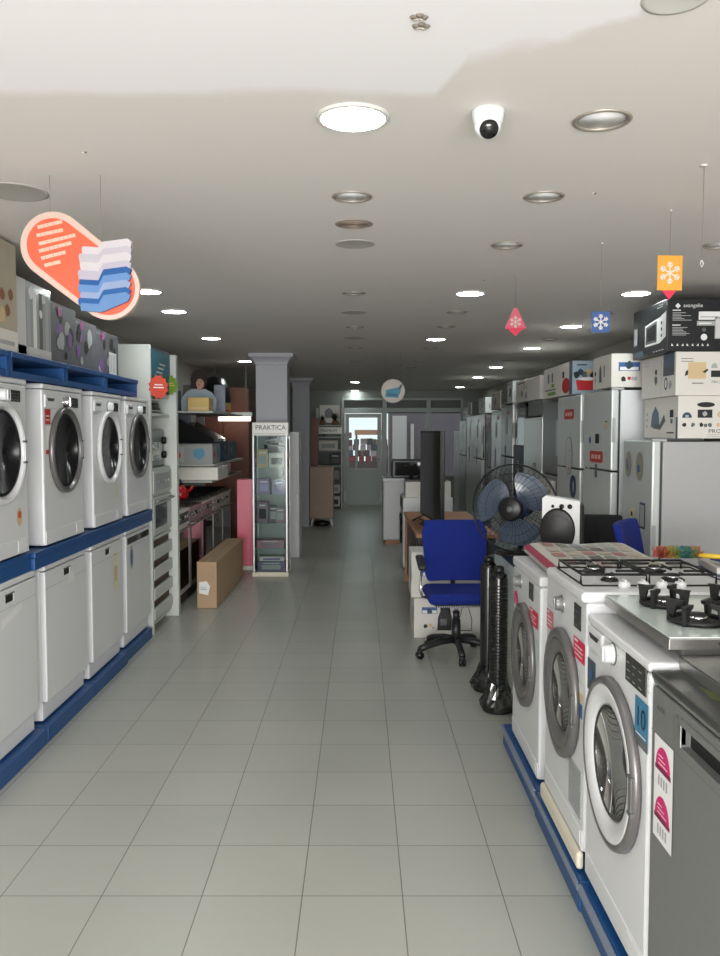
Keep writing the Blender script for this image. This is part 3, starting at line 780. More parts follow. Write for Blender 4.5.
# on the blue benches, left
def beige_side(b, w, h):
    for k in range(14):
        blob(b, random.uniform(.1, .9) * w, random.uniform(.25, .6) * h, .03 + .012 * (k % 3), [mat('brown_print', (140, 92, 66), .7), TAN, mat('rust_print', (170, 98, 70), .7)][k % 3], .001 + .0002 * k, k)
    b.rect(0, 0, w, .10, BOXW, .0012); b.rect(.04, .03, w - .08, .02, LGREY, .002)
carton('tall beige printed carton reaching the ceiling at the left edge', LX - .42, LX - .01, 3.32, 3.985, 1.975, 2.485, mat('beige_carton', (176, 168, 150), .8, var=10, scale=8), side=beige_side, sidedir=1)
def teal_side(b, w, h):
    b.rect(0, 0, .11, h, mat('cyan_print', (84, 158, 168), .3), .001); b.rect(0, 0, .44, .05, mat('cyan_print'), .001)
    for k in range(4): b.rect(.12 + k * .08, .05, .045, h * .76, [LGREY, WP, GREYP, LGREY][k], .0013)
    blob(b, .18, h * .86, .035, WP, .002, 3); blob(b, .34, h * .84, .03, mat('cyan_print'), .002, 4); blob(b, .30, h * .62, .025, WP, .002, 8)
carton('glossy teal and grey appliance carton on the blue bench', LX - .40, LX - .02, 4.0, 4.445, 1.975, 2.35, mat('glossy_grey_carton', (176, 182, 184), .2, coat=.6), near=lambda b, w, h: b.rect(0, 0, w, h, mat('cyan_print'), .001), side=teal_side, sidedir=1)
for i, (a, c, hh) in enumerate([(4.47, 4.86, .33), (4.88, 5.30, .30), (5.32, 5.84, .29)]):
    def ds(b, w, h, i=i):
        appl_print([LGREY, PURPLE, BP, GREYP, BP, LGREY], 9, 20 + i)(b, w, h)
        blob(b, w * .3, h * .88, .03, MAG, .006, i); 
        if i == 2: b.rect(w * .55, .02, w * .32, h * .5, WP, .006); [b.rect(w * (.58 + .07 * k), .03, .006, h * .42, GREYP, .0066) for k in range(4)]
    carton('dark grey small appliance carton with magenta dot, ' + ['beside the glossy teal one', 'middle of the three', 'nearest the tall white cabinet'][i], LX - .38, LX - .03 - .02 * i, a, c, 1.975, 1.975 + hh, DGR, near=appl_print([LGREY, BP], 4, 50 + i), side=ds, sidedir=1, grp='dark appliance cartons on the blue benches')
carton('brown carton lying against the wall behind the dark cartons', -2.2, -2.04, 5.1, 6.2, 1.975, 2.36, CARDB)

# ------------------------------------------------------------------ tall built-in display cabinet
t = thing('display_cabinet', 'tall white display cabinet holding built-in appliances beyond the stacked washers', 'cabinet', (LX - .3, 6.82, 0))
CW = mat('cabinet_white', (196, 200, 196), .5)
b = MB(); b.box(LX - .60, LX, 6.44, 6.48, 0, 2.28, CW, .002); b.build('side_panel', t, world=True)
b = MB(); b.box(LX - .60, LX + .05, 7.12, 7.19, 0, 2.26, CW, .004); b.build('side_panel', t, world=True)
b = MB(); b.box(LX - .60, LX - .57, 6.48, 7.12, 0, 2.28, CW); b.build('back_panel', t, world=True)
for z in (.075, .75, 1.10, 1.30, 1.74, 1.90):
    b = MB(); b.box(LX - .56, LX - .01, 6.48, 7.12, z - .015, z + .010, CW, .002); b.build('shelf', t, world=True)
for k in range(4):
    z = .10 + k * .16
    b = MB(); b.box(LX - .02, LX + .003, 6.485, 7.115, z, z + .095, CW, .004); o = b.build('drawer', t, world=True)
    b = MB(); b.box(LX - .05, LX - .03, 6.49, 7.11, z + .09, z + .16, mat('brown_gap', (84, 68, 56), .7)); b.build('drawer_gap', t, world=True)
b = MB(); b.box(LX - .03, LX - .0, 6.485, 7.115, 1.92, 2.27, TEALD, .003); b.M = frame((LX, 6.485, 1.92), (0, 1, 0), (0, 0, 1))
b.rect(.02, .02, .59, .31, TEAL, .001)
for k in range(4): b.rect(.1 + .05 * k, .12 + .035 * k, .2, .012, WP, .0018)
b.build('header_picture', t, world=True)
def inthing(name, lb, cat, x0, x1, y0, y1, z0, z1, fn):
    t = thing(name, lb, cat, ((x0 + x1) / 2, (y0 + y1) / 2, z0)); fn(t, x0, x1, y0, y1, z0, z1); return t
def oven(t, x0, x1, y0, y1, z0, z1, body=CW, glassm=GLOSSB, panel=True, pm=None):
    b = MB(); b.box(x0, x1 - .02, y0, y1, z0, z1, body, .004); b.build('body', t, world=True)
    zt = z1 - (.10 if panel else .0)
    b = MB(); b.box(x1 - .018, x1 + .005, y0 + .005, y1 - .005, z0 + .02, zt - .004, body, .004); d = b.build('door', t, world=True)
    b = MB(); b.box(x1 + .003, x1 + .009, y0 + .06, y1 - .06, z0 + .07, zt - .07, glassm, .002); o = b.build('door_glass', t, world=True)
    b = MB(); zz = zt - .035; b.tube([(x1, y0 + .06, zz), (x1 + .04, y0 + .07, zz), (x1 + .04, y1 - .07, zz), (x1, y1 - .06, zz)], .009, STEEL, 8); b.build('handle', t, world=True)
    if panel:
        b = MB(); b.box(x1 - .018, x1 + .002, y0 + .003, y1 - .003, zt, z1, pm or body, .003); b.build('control_panel', t, world=True)
        n = 5
        for k in range(n):
            b = MB(); yy = y0 + .09 + k * (y1 - y0 - .18) / (n - 1)
            b.lathe([(.019, 0), (.017, .018), (0, .019)], SILVER if k != 2 else GLOSSB, (x1 + .002, yy, zt + .05), (1, 0, 0), 16); b.build('knob', t, world=True)
inthing('built_in_oven', 'small built-in oven with dark glass in the tall white cabinet', 'oven', LX - .5, LX - .005, 6.49, 7.11, .76, 1.085, lambda *a: oven(*a, panel=False))
def ctl(t, x0, x1, y0, y1, z0, z1):
    b = MB(); b.box(x0, x1, y0, y1, z0, z1, CW, .004); b.build('body', t, world=True)
    b = MB(); b.M = frame((x1, y0, z0), (0, 1, 0), (0, 0, 1)); b.rect(.06, .02, .5, z1 - z0 - .04, LGREY, .001)
    for k in range(5): b.disc(.12 + k * .09, .09, .016, CHROME, .003)
    b.build('control_panel', t, world=True)
inthing('oven_hob_panel', 'pale appliance with row of shiny knobs above the small built-in oven', 'hob', LX - .5, LX + .004, 6.49, 7.11, 1.11, 1.285, ctl)
def coffee(t, x0, x1, y0, y1, z0, z1):
    b = MB(); b.box(x0, x1, y0, y1, z0, z1, mat('grey_appliance', (120, 126, 126), .35, .3), .02); b.build('body', t, world=True)
    b = MB(); b.box(x1 - .002, x1 + .012, y0 + .05, y1 - .15, z0 + .06, z1 - .10, GLOSSB, .004); b.build('door_glass', t, world=True)
    b = MB(); b.cyl((x1, y1 - .08, z0 + .10), (1, 0, 0), .03, .03, BLACK, 16); b.cyl((x1, y1 - .08, z0 + .22), (1, 0, 0), .03, .03, BLACK, 16); b.build('knob', t, world=True)
inthing('countertop_oven', 'grey countertop oven with dark glass on the cabinet shelf', 'oven', LX - .42, LX - .04, 6.52, 7.06, 1.31, 1.62, coffee)
b = MB()
for k in range(7):
    z0_ = 1.7501 if k < 4 else 1.7501
    b.box(LX - .4, LX - .05, 6.52 + .02 * k, 7.0 - .02 * k, 1.75 + k * .018, 1.762 + k * .018, [BP, LGREY, BP, GREYP, BP, LGREY, WP][k])
tag(b.build('baking_trays', origin=(LX - .2, 6.76, 1.75)), 'stack of dark baking trays on a high shelf of the tall cabinet', 'trays')
# tags hanging out of the cabinet
def starburst(name, lb, px, py, Y, r, m, m2):
    x, z = on_y(px, py, Y); t_ = MB(); P = []
    for i in range(24):
        a = 2 * PI * i / 24; q = r if i % 2 else r * .8; P.append((q * math.cos(a), q * 1.15 * math.sin(a)))
    t_.M = frame((0, 0, 0), (.8, .6, 0), (0, 0, 1)); t_.prism(P, -.002, .002, m); t_.rect(-r * .5, -r * .1, r, r * .1, m2, .003); t_.rect(-r * .4, r * .15, r * .8, r * .1, m2, .003)
    o = t_.build(name); o.location = (x, Y, z); return tag(o, lb, 'price tag')
starburst('price_tag', 'orange red price burst stuck on the tall white cabinet', 158.5, 387, 6.36, .085, ORRED, WP)
starburst('price_tag', 'green price burst stuck at the far edge of the tall cabinet', 170, 385, 7.08, .075, GREEN, YEL)

# ------------------------------------------------------------------ row of cookers
def grate(b, x0, x1, y0, y1, z, r=.005, m=None):
    m = m or IRON
    for k in range(3):
        yy = y0 + (y1 - y0) * (k + .5) / 3; b.tube([(x0, yy, z - .03), (x0, yy, z), (x1, yy, z), (x1, yy, z - .03)], r, m, 6)
    for k in range(2):
        xx = x0 + (x1 - x0) * (k + .5) / 2; b.tube([(xx, y0, z), (xx, y1, z)], r, m, 6)
    b.tube([(x0, y0, z), (x1, y0, z), (x1, y1, z), (x0, y1, z)], r, m, 6, closed=True)
ck = [(7.25, 7.86, 'black and white', OFFW, GLOSSB, GREYP), (7.88, 8.49, 'silver grey', mat('silver_cooker', (160, 150, 150), .35, .4), GLOSSB, None), (8.51, 9.12, 'pinkish grey', mat('pinkish_cooker', (170, 150, 152), .4), GLOSSB, None),
      (9.14, 9.75, 'white', OFFW, GLOSSB, None), (9.77, 10.38, 'off white', CREAM, GLOSSB, None)]
pos = ['nearest the tall cabinet, behind the long carton', 'second in the row', 'middle of the row', 'fourth in the row', 'farthest of the row, by the brown wardrobe']
for i, (a, c, nm, bm_, gm_, pm) in enumerate(ck):
    t = thing('cooker', nm + ' freestanding cooker, dark oven glass, ' + pos[i], 'cooker', (LX - .3, (a + c) / 2, 0), 0, 'row of freestanding cookers along the left wall')
    x1 = LX - .01
    oven(t, LX - .58, x1, a, c, .09, .855, bm_, gm_, True, pm)
    b = MB(); b.box(LX - .56, x1 - .03, a + .01, c - .01, .0, .09, DARK if i else mat('brown_gap')); b.build('plinth', t, world=True)
    b = MB(); b.box(LX - .59, x1 + .012, a, c, .855, .88, OFFW if i != 1 else STEEL, .005); b.build('hob_top', t, world=True)
    for q in range(2):
        for s in range(2):
            b = MB(); cx_ = LX - .44 + .27 * q; cy_ = a + .16 + .29 * s
            b.lathe([(.05, 0), (.045, .012), (.03, .014), (.03, .022), (0, .024)], IRON, (cx_, cy_, .88), (0, 0, 1), 20); b.build('burner', t, world=True)
        b = MB(); grate(b, LX - .56, LX - .05, a + .03 + .28 * q, a + .29 + .28 * q, .915); b.build('pan_support', t, world=True)
# red kettle
t = thing('kettle', 'small red kettle standing on the cooker row', 'kettle', (LX - .20, 8.36, .92))
REDK = mat('red_enamel', (190, 28, 30), .25)
b = MB(); b.lathe([(.075, 0), (.085, .03), (.08, .09), (.05, .13), (.03, .14), (0, .145)], REDK, (0, 0, 0), (0, 0, 1), 28); b.tube([(.06, .0, .06), (.11, 0, .10), (.13, 0, .13)], .014, REDK, 10); b.build('body', t)
b = MB(); b.tube([(0, -.06, .11), (0, -.07, .17), (0, 0, .20), (0, .07, .17), (0, .06, .11)], .008, BLACK, 8); b.build('handle', t)
b = MB(); b.lathe([(.012, .0), (.014, .014), (0, .02)], BLACK, (0, 0, .143), (0, 0, 1), 12); b.build('lid_knob', t)

# wall shelving above the cookers
SHW = mat('shelf_white', (168, 170, 164), .6)
t = thing('shelf_unit', 'white wall shelving above the cooker row with boxes and cooker hoods', 'shelf', (-2.0, 9.4, 1.1))
for z, x1 in ((1.10, -1.52), (1.27, -1.49), (1.815, -1.50)):
    b = MB(); b.box(XL + .002, x1, 8.45, 10.55, z - .022, z, SHW, .003); b.build('shelf', t, world=True)
for y in (10.525,):
    b = MB(); b.box(XL + .002, -1.98, y, y + .025, .0, 2.2, SHW, .002); b.build('upright', t, world=True)
b = MB(); b.box(-2.0, -1.46, 8.47, 9.15, 1.101, 1.24, OFFW, .012)
tag(b.build('slim_hood', origin=(-2, 8.5, 1.10)), 'flat off white slimline cooker hood on the lowest wall shelf', 'cooker hood')
b = MB(); b.box(-2.2, -1.60, 9.4, 10.2, 1.101, 1.24, OFFW, .01)
tag(b.build('slim_hood', origin=(-2, 9.8, 1.10)), 'second flat hood on the lowest wall shelf, farther from the tall cabinet', 'cooker hood')
def pic(b, w, h):
    b.rect(.12 * w, .1 * h, .3 * w, .75 * h, LGREY, .001); blob(b, .72 * w, .5 * h, .3 * h, mat('cyan_print2', (80, 140, 170), .6), .0014, 5); blob(b, .25 * w, .45 * h, .05, ORRED, .0018, 6)
carton('wide white carton with blue picture on the shelf above the cookers', -2.02, -1.52, 8.5, 8.95, 1.27, 1.48, BOXG, near=pic, side=pic, sidedir=1)
carton('dark blue printed carton on the wall shelf, right of the wide white one', -2.0, -1.53, 9.05, 9.6, 1.27, 1.50, TEALD, near=appl_print([BLUEP, LGREY], 4, 79), side=appl_print([BLUEP, TEAL, LGREY], 6, 77), sidedir=1)
carton('second blue printed carton at the far end of the wall shelf', -2.0, -1.54, 9.7, 10.3, 1.27, 1.49, mat('slate_carton', (70, 88, 100), .6), side=appl_print([BLUEP, LGREY], 5, 78), sidedir=1)
# slanted black cooker hood
t = thing('cooker_hood', 'slanted black glass cooker hood with grey chimney on the left wall', 'cooker hood', (-1.95, 8.85, 1.50))
b = MB(); b.M = Matrix.Translation((0, 0, 0)); 
P = [(-2.24, 1.50), (-1.50, 1.50), (-1.50, 1.53), (-1.86, 1.74), (-2.24, 1.76)]
vs = [(p[0], 8.48, p[1]) for p in P] + [(p[0], 9.2, p[1]) for k, p in enumerate(P)]
n = 5; fs = [tuple(range(n)), tuple(range(2 * n - 1, n - 1, -1))] + [((i + 1) % n, i, n + i, n + (i + 1) % n) for i in range(n)]
b.add(vs, fs, GLOSSB); b.build('canopy', t, world=True)
b = MB(); b.box(-2.05, -1.78, 8.7, 9.0, 1.70, 1.79, mat('hood_grey', (86, 92, 100), .4, .5), .01); b.build('chimney', t, world=True)
# promotional cut-out and boxes on the top shelf
Z = 1.816
t = thing('cardboard_cutout', 'cardboard cut-out of a dark-haired woman in a pale blue top', 'cut-out', (-1.74, 8.95, Z))
def C2(b, P, z0, z1, m): b.prism([(u * .86, v * .86) for u, v in P], z0, z1, m)
FM = frame((0, 0, 0), (.85, .52, 0), (0, 0, 1))
b = MB(); b.M = FM; C2(b, [(-.22, 0), (.22, 0), (.23, .16), (.17, .25), (.08, .29), (-.08, .29), (-.17, .25), (-.24, .14)], -.005, .005, mat('pale_blue_top', (160, 176, 186), .7, var=10, scale=10)); b.build('torso', t)
b = MB(); b.M = FM; C2(b, [(.105 * math.cos(a * PI / 9) + .0, .40 + .125 * math.sin(a * PI / 9)) for a in range(18)], -.004, .006, mat('dark_hair', (40, 30, 30), .7)); C2(b, [(-.105, .30), (-.06, .28), (-.06, .42), (-.11, .42)], .0, .0065, mat('dark_hair')); b.build('hair', t)
b = MB(); b.M = FM; C2(b, [(.052 * math.cos(a * PI / 8) + .012, .355 + .062 * math.sin(a * PI / 8)) for a in range(16)], .006, .009, mat('printed_skin', (196, 150, 130), .7)); C2(b, [(-.03, .27), (.03, .27), (.025, .31), (-.025, .31)], .005, .009, mat('printed_skin'))
C2(b, [(-.06, .42), (.06, .42), (.04, .455), (-.04, .455)], .009, .0095, mat('dark_hair'))
for s in (-1, 1): C2(b, [(s * .025 - .009, .383), (s * .025 + .009, .383), (s * .025 + .009, .390), (s * .025 - .009, .390)], .009, .010, BP)
C2(b, [(-.018, .338), (.018, .338), (.012, .345), (-.012, .345)], .009, .010, RED); b.build('face', t)
YC = mat('yellow_carton', (198, 168, 104), .6)
carton('yellow carton in front of the cardboard cut-out', -1.78, -1.56, 8.55, 8.78, Z, Z + .14, YC, near=lambda b, w, h: b.rect(.02, .02, w - .04, .02, TAN), side=lambda b, w, h: b.rect(.03, .03, w - .06, .02, TAN), sidedir=1, rz=-.0, grp='yellow cartons on the top wall shelf')
carton('smaller yellow carton on the top shelf, below the black wrapped bundle', -1.76, -1.58, 9.75, 9.95, Z, Z + .13, YC, side=lambda b, w, h: b.rect(.03, .03, w - .06, .02, ORRED), sidedir=1, rz=-.5, grp='yellow cartons on the top wall shelf')
carton('black carton standing on the top wall shelf beside the tall cabinet', -2.15, -1.90, 8.5, 8.8, Z, Z + .22, BOXK, sidedir=1)
b = MB()
b.lathe([(.10, 0), (.22, .06), (.27, .18), (.24, .30), (.15, .44), (0, .48)], mat('black_wrapping', (26, 26, 32), .35, var=10, scale=9, bump=.6), (0, 0, 0), (0, 0, 1), 24, sx=.75, sy=1.0)
o = b.build('wrapped_bundle'); o.location = (-1.79, 10.24, Z + .0); tag(o, 'rounded black wrapped bundle on the top shelf behind the yellow cartons', 'bundle')
b = MB(); b.box(-1.66, -1.53, 9.40, 9.44, Z, Z + .32, mat('grey_doll', (140, 144, 160), .5, var=25, scale=12), .01)
tag(b.build('picture_box', origin=(-1.6, 9.42, Z)), 'pale grey printed upright box beside the black bundle', 'box')
# wardrobe and glowing tube
t = thing('wardrobe', 'reddish brown wooden wardrobe in the dark beyond the cookers', 'wardrobe', (-1.9, 11.6, 0))
b = MB(); b.box(-2.22, -1.50, 11.2, 12.2, .0, 2.2, WOODR, .005); b.build('body', t, world=True)
for k in range(2):
    b = MB(); b.box(-2.2 + .355 * k, -1.86 + .355 * k, 11.18, 11.198, .08, 2.15, WOODR, .004); b.build('door', t, world=True)
t = thing('glow_tube', 'glowing white tube set high on the left, beyond the wall shelf', 'lamp', (-1.72, 10.9, 1.78))  # emissive tube drawn as a bright white streak
b = MB(); b.box(-1.98, -1.42, 10.85, 10.93, 1.80, 1.835, WHITE2, .004); b.build('housing', t, world=True)
b = MB(); b.tube([(-1.86, 10.88, 1.775), (-1.44, 10.88, 1.775)], .03, emis('warm_tube', (255, 240, 225), 4.0), 12); b.build('tube', t, world=True)
b = MB(); b.box(-2.248, -1.42, 10.88, 10.92, 1.835, 1.86, CW); b.build('bracket', t, world=True)
for x in (-1.9, -1.5):
    b = MB(); b.tube([(x, 10.9, 1.83), (x, 10.9, CEIL)], .004, STRING, 6); b.build('hanger', t, world=True)
# long cardboard box
t = thing('cardboard_box', 'long flat brown cardboard box standing on edge in front of the cookers', 'box', (-1.39, 8.25, 0))
b = MB(); b.box(-1.48, -1.30, 7.42, 9.1, 0, .425, CARDB, .006); b.box(-1.395, -1.385, 7.425, 9.09, .4245, .4262, mat('tape', (168, 140, 104), .3)); b.build('carton', t, world=True)
b = MB(); b.M = frame((-1.48, 7.42, 0), (1, 0, 0), (0, 0, 1)); b.poly([(.02, .14), (.10, .12), (.12, .20), (.09, .25), (.02, .24)], WP, .001); b.rect(.03, .17, .06, .01, LGREY, .0016); b.rect(.03, .19, .05, .006, LGREY, .0016); b.build('label', t, world=True)
# pink display stand
PKM = mat('pink_panel', (236, 122, 144), .25)
t = thing('pink_stand', 'tall glossy pink panel on a white base beside the glass display case', 'display stand', (-1.32, 9.6, 0))
b = MB(); b.box(-1.425, -1.215, 9.52, 9.80, .05, 1.05, PKM, .006); b.build('panel', t, world=True)
b = MB(); b.box(-1.44, -1.205, 9.50, 9.84, .0, .05, OFFW, .004); b.build('base', t, world=True)
b = MB(); b.box(-1.225, -1.205, 9.515, 9.80, .05, 1.06, LGREY, .002); b.build('edge_trim', t, world=True)

# ------------------------------------------------------------------ glass display case
x0, x1, y0, y1 = -1.185, -.80, 9.08, 9.46
ALU = mat('aluminium', (176, 178, 176), .35, .6)
t = thing('display_case', 'tall glass display case with a PRAKTICA header board', 'display case', ((x0 + x1) / 2, (y0 + y1) / 2, 0))
b = MB(); b.box(x0 - .01, x1 + .01, y0 - .02, y1, 0, .05, CREAM, .006); b.build('base', t, world=True)
for (x, y) in ((x0, y0), (x1 - .02, y0), (x0, y1 - .02), (x1 - .02, y1 - .02)):
    b = MB(); b.box(x, x + .02, y, y + .02, .05, 1.58, ALU, .003); b.build('corner_post', t, world=True)
b = MB(); b.box(x0 + .02, x1 - .02, y0 + .006, y0 + .011, .05, 1.55, GLASSC); b.build('front_glass', t, world=True)
for x in (x0 + .006, x1 - .011):
    b = MB(); b.box(x, x + .005, y0 + .02, y1 - .02, .05, 1.55, GLASSC); b.build('side_glass', t, world=True)
b = MB(); b.box(x0 + .02, x1 - .02, y1 - .012, y1 - .004, .05, 1.56, mat('case_back', (150, 156, 156), .5)); b.build('back_panel', t, world=True)
shz = [.30, .58, .90, 1.20]
for z in shz:
    b = MB(); b.box(x0 + .021, x1 - .021, y0 + .03, y1 - .02, z, z + .008, mat('glass_shelf', (150, 172, 164), .1)); b.build('shelf', t, world=True)
hx0, hx1 = -1.165, -.80
b = MB(); b.box(hx0 - .02, hx1 + .01, y0 - .005, y0 + .10, 1.565, 1.705, OFFW, .004); hb_ = b.build('header_board', t, world=True)
b = MB(); b.M = frame((hx0, y0 - .005, 1.565), (1, 0, 0), (0, 0, 1)); b.text('PRAKTICA', .185, .085, .072, BP, .0016, sx=1.0); b.rect(.0, .012, .34, .006, LGREY, .001); b.build('lettering', hb_, world=False)
hb_.children[0].location = -Vector(t.location) if False else (0, 0, 0)
for v in hb_.children[0].data.vertices: v.co -= Vector(t.location)
b = MB(); b.box(x0, x1, y0 + .1, y1, 1.56, 1.575, ALU); b.build('top_board', t, world=True)
def item(name, lb, cat, xx, yy, zz, w_, d_, h_, m, m2, grp, rz=0, cyl=False):
    b = MB()
    if cyl: b.lathe([(w_ / 2, 0), (w_ / 2, h_ * .7), (w_ * .25, h_ * .85), (w_ * .25, h_), (0, h_)], m, (0, 0, 0), (0, 0, 1), 16)
    else:
        b.box(-w_ / 2, w_ / 2, -d_ / 2, d_ / 2, 0, h_, m, .003); b.M = frame((-w_ / 2, -d_ / 2, 0), (1, 0, 0), (0, 0, 1)); b.rect(w_ * .15, h_ * .2, w_ * .7, h_ * .45, m2, .001); b.rect(w_ * .2, h_ * .78, w_ * .6, h_ * .07, WP, .001)
    o = b.build(name); o.location = (xx, yy, zz); o.rotation_euler = (0, 0, rz); return tag(o, lb, cat, grp)
PUR = mat('purple_carton', (132, 104, 160), .4); MAU = mat('mauve_carton', (150, 120, 140), .5); LAV = mat('lavender_carton', (150, 140, 190), .4)
item('small_box', 'purple box at left on the third shelf of the glass case', 'box', -1.07, 9.2, .908, .13, .1, .17, PUR, LAV, 'small boxes in the glass case')
item('small_box', 'lavender box at right on the third shelf of the glass case', 'box', -.91, 9.2, .908, .14, .1, .16, LAV, PUR, 'small boxes in the glass case', .1)
item('bottle', 'small clear bottle behind the lavender box in the glass case', 'bottle', -.88, 9.34, .908, .06, .06, .27, mat('pale_bottle', (196, 206, 200), .2), WP, None, cyl=True)
item('small_box', 'grey purple packet at left on the second shelf of the glass case', 'box', -1.08, 9.2, .588, .12, .08, .24, MAU, BP, 'small boxes in the glass case', -.2)
item('small_box', 'dark packet in the middle of the second shelf of the glass case', 'box', -.98, 9.24, .588, .09, .08, .19, mat('dim_carton', (96, 84, 96), .5), LGREY, 'small boxes in the glass case', .2)
item('small_box', 'pale packet at right on the second shelf of the glass case', 'box', -.89, 9.22, .588, .10, .08, .17, MAU, LGREY, 'small boxes in the glass case')
item('small_box', 'flat pink box on the lowest glass shelf', 'box', -1.0, 9.22, .308, .30, .16, .09, mat('dusty_pink_carton', (176, 120, 136), .5), MAU, 'small boxes in the glass case')
item('small_box', 'wide violet box on the floor of the glass case', 'box', -.99, 9.2, .05, .30, .16, .11, mat('violet_carton', (104, 94, 132), .45), LGREY, 'small boxes in the glass case')
item('small_box', 'white box lying on the violet one in the glass case', 'box', -.99, 9.22, .161, .27, .14, .05, BOXW, PUR, 'small boxes in the glass case')
for k, (u, z, w_, h_, m, m2, lb) in enumerate([(-1.08, 1.208, .12, .20, TAN, LGREY, 'tan blister pack at left on the top shelf of the glass case'), (-.93, 1.208, .17, .16, BOXW, GREYP, 'white blister pack at right on the top shelf of the glass case')]):
    item('blister_pack', lb, 'packet', u, 9.14 + .05 * k, z, w_, .03, h_, m, m2, 'shiny packets on the top shelf of the glass case', .1)
for k in range(6):
    b = MB(); T = Matrix.Rotation(.18 * (1 if k % 2 else -1), 4, 'Y') @ Matrix.Rotation(-.5, 4, 'X')
    b.box(-.11 + .01 * k, .13 - .01 * k, -.05, .05, 0, .010, [CHROME, WHITE2, BP, INOX, WHITE, GREYP][k], .003, T=T)
    o = b.build('blister_pack'); o.location = (-.98 + .02 * (k % 2), 9.22, 1.40 + k * .022); tag(o, 'shiny silver, white or black packet fanned out behind the top of the glass case', 'packet', 'shiny packets fanned at the top of the glass case')
b = MB(); b.box(-1.20, -.774, 10.47, 10.9, 0, 1.60, WHITE2, .008); b.box(-1.19, -.784, 10.455, 10.47, .03, 1.57, WHITE2, .006); b.box(-.80, -.79, 10.44, 10.456, .8, 1.2, STEEL, .003)
tag(b.build('slim_cabinet', origin=(-1.0, 10.7, 0)), 'white slim cabinet whose edge shows right of the glass display case', 'cabinet')
# ================================================================== right side (fronts face -X)
RX = .755; RR = -PI / 2
# blue plinths
t_w = ['at the lower right, under the open-ringed washer and grey dishwasher', 'middle piece under the washer with the cream base', 'farthest piece, under the small washer by the black towers']
for i, (a, c) in enumerate([(1.0, 2.66), (2.665, 3.36), (3.365, 4.16)]):
    q = plinth('blue_plinth', 'blue plinth on the right, ' + t_w[i], RX - .02 - (.006 if i == 1 else 0), RX + .56, a, c, 0, .105, grp='blue plinths on the right')
    b = MB(); b.box(RX - .032, RX - .0205 - (.006 if i == 1 else 0), a + .004, c - .004, .072, .106, SG, .003); o = b.build('edge_strip', q); o.location = -Vector(q.location)
def lab(b, u, v, w, h, base, lines_=3, sk=0.0):
    b.poly([(u, v), (u + w, v), (u + w, v + h), (u, v + h)], base, .002)
    for k in range(lines_): b.rect(u + w * .12, v + h * (.2 + .2 * k), w * random.uniform(.5, .75), h * .06, WP, .0026)
    b.rect(u + w * .1, v + h * .82, w * .3, h * .1, WP, .0026)
def half(b, u, v, r, m, z=.002, lines_=True, a0=0):
    b.poly([(u + r * math.cos(a0 + PI * i / 16), v + r * 1.15 * math.sin(a0 + PI * i / 16)) for i in range(17)], m, z)
    if lines_:
        for k in range(3): b.rect(u - r * .6, v + r * (.18 + .22 * k), r * (1.25 - .3 * k), r * .05, WP, z + .0006)
def st1(t, hw, h):
    sticker(t, lambda b: half(b, -.225, h - .225, .058, PINK, a0=0), 'magenta arched sticker')
    sticker(t, lambda b: lab(b, hw - .205, h - .235, .17, .07, CRIM), 'crimson sticker')
    sticker(t, lambda b: b.rect(hw - .08, h - .40, .06, .12, mat('pale_label', (196, 206, 204), .5), .002), 'pale label')
def st2(t, hw, h):
    sticker(t, lambda b: lab(b, -hw + .012, h - .21, .11, .075, mat('faded_pink', (206, 110, 126), .5)), 'faded pink sticker')
    sticker(t, lambda b: lab(b, hw - .155, h - .215, .145, .072, CRIM), 'crimson sticker')
    sticker(t, lambda b: (b.rect(hw - .085, h - .41, .07, .12, WP, .002), b.rect(hw - .08, h - .405, .055, .05, BLUEP, .0026), b.rect(hw - .08, h - .35, .055, .03, TAN, .0026)), 'small picture label')
def st3(t, hw, h):
    def f(b):
        b.rect(-hw + .004, h - .245, .088, .105, mat('slate_label', (62, 80, 92), .4), .002); b.rect(-hw + .02, h - .235, .05, .02, GREYP, .0026)
        blob(b, -hw + .045, h - .19, .02, BLUEP, .003, 3)
    sticker(t, f, 'dark slate label with a blue picture')
    def g(b):
        u0, v0 = hw - .105, h - .245
        b.rect(u0, v0, .103, .13, mat('blue_ten_label', (56, 122, 158), .4), .002)
        b.rect(u0, v0, .103, .026, GREYP, .0026); b.rect(u0 + .01, v0 + .03, .08, .004, WP, .003)
        b.text('10', u0 + .055, v0 + .08, .080, mat('deep_navy_print', (14, 30, 48), .5), .003)
    sticker(t, g, 'blue label with the number 10')
washer('white front loader with silver door beside the two black towers, farthest of the right row', (RX + .005, 3.745, .105), RR, ring='grey', r=.235, cz=.475, dial=-.125, disp=.125, dispw=.085, disph=.075,
       stickers=st1, knobmat=SILVER, inner=.60, drawer=False, group='front loading machines in the right row', h=.885, w=.61, d=.53, oz=.095, topt=.045)
washer('white front loader with silver door and cream base, in the middle of the right row', (RX, 3.01, .165), RR, ring='grey', r=.235, cz=.475, dial=-.035, disp=.185, dispw=.085, disph=.085, vent=True,
       stickers=st2, knobmat=SILVER, inner=.60, drawer=False, group='front loading machines in the right row', h=.865, w=.59, d=.53, top=False, oz=.068)
washer('nearest right-row washer, white door bowl in a grey ring, blue label 10', (RX, 2.405, .12), RR, ring='mixed', r=.250, cz=.50, dial=-.02, disp=.185, dispw=.165, disph=.078,
       stickers=st3, inner=.66, group='front loading machines in the right row', h=.88, w=.585, d=.53, bowl=BOWLD, bd=.91, oz=.060)
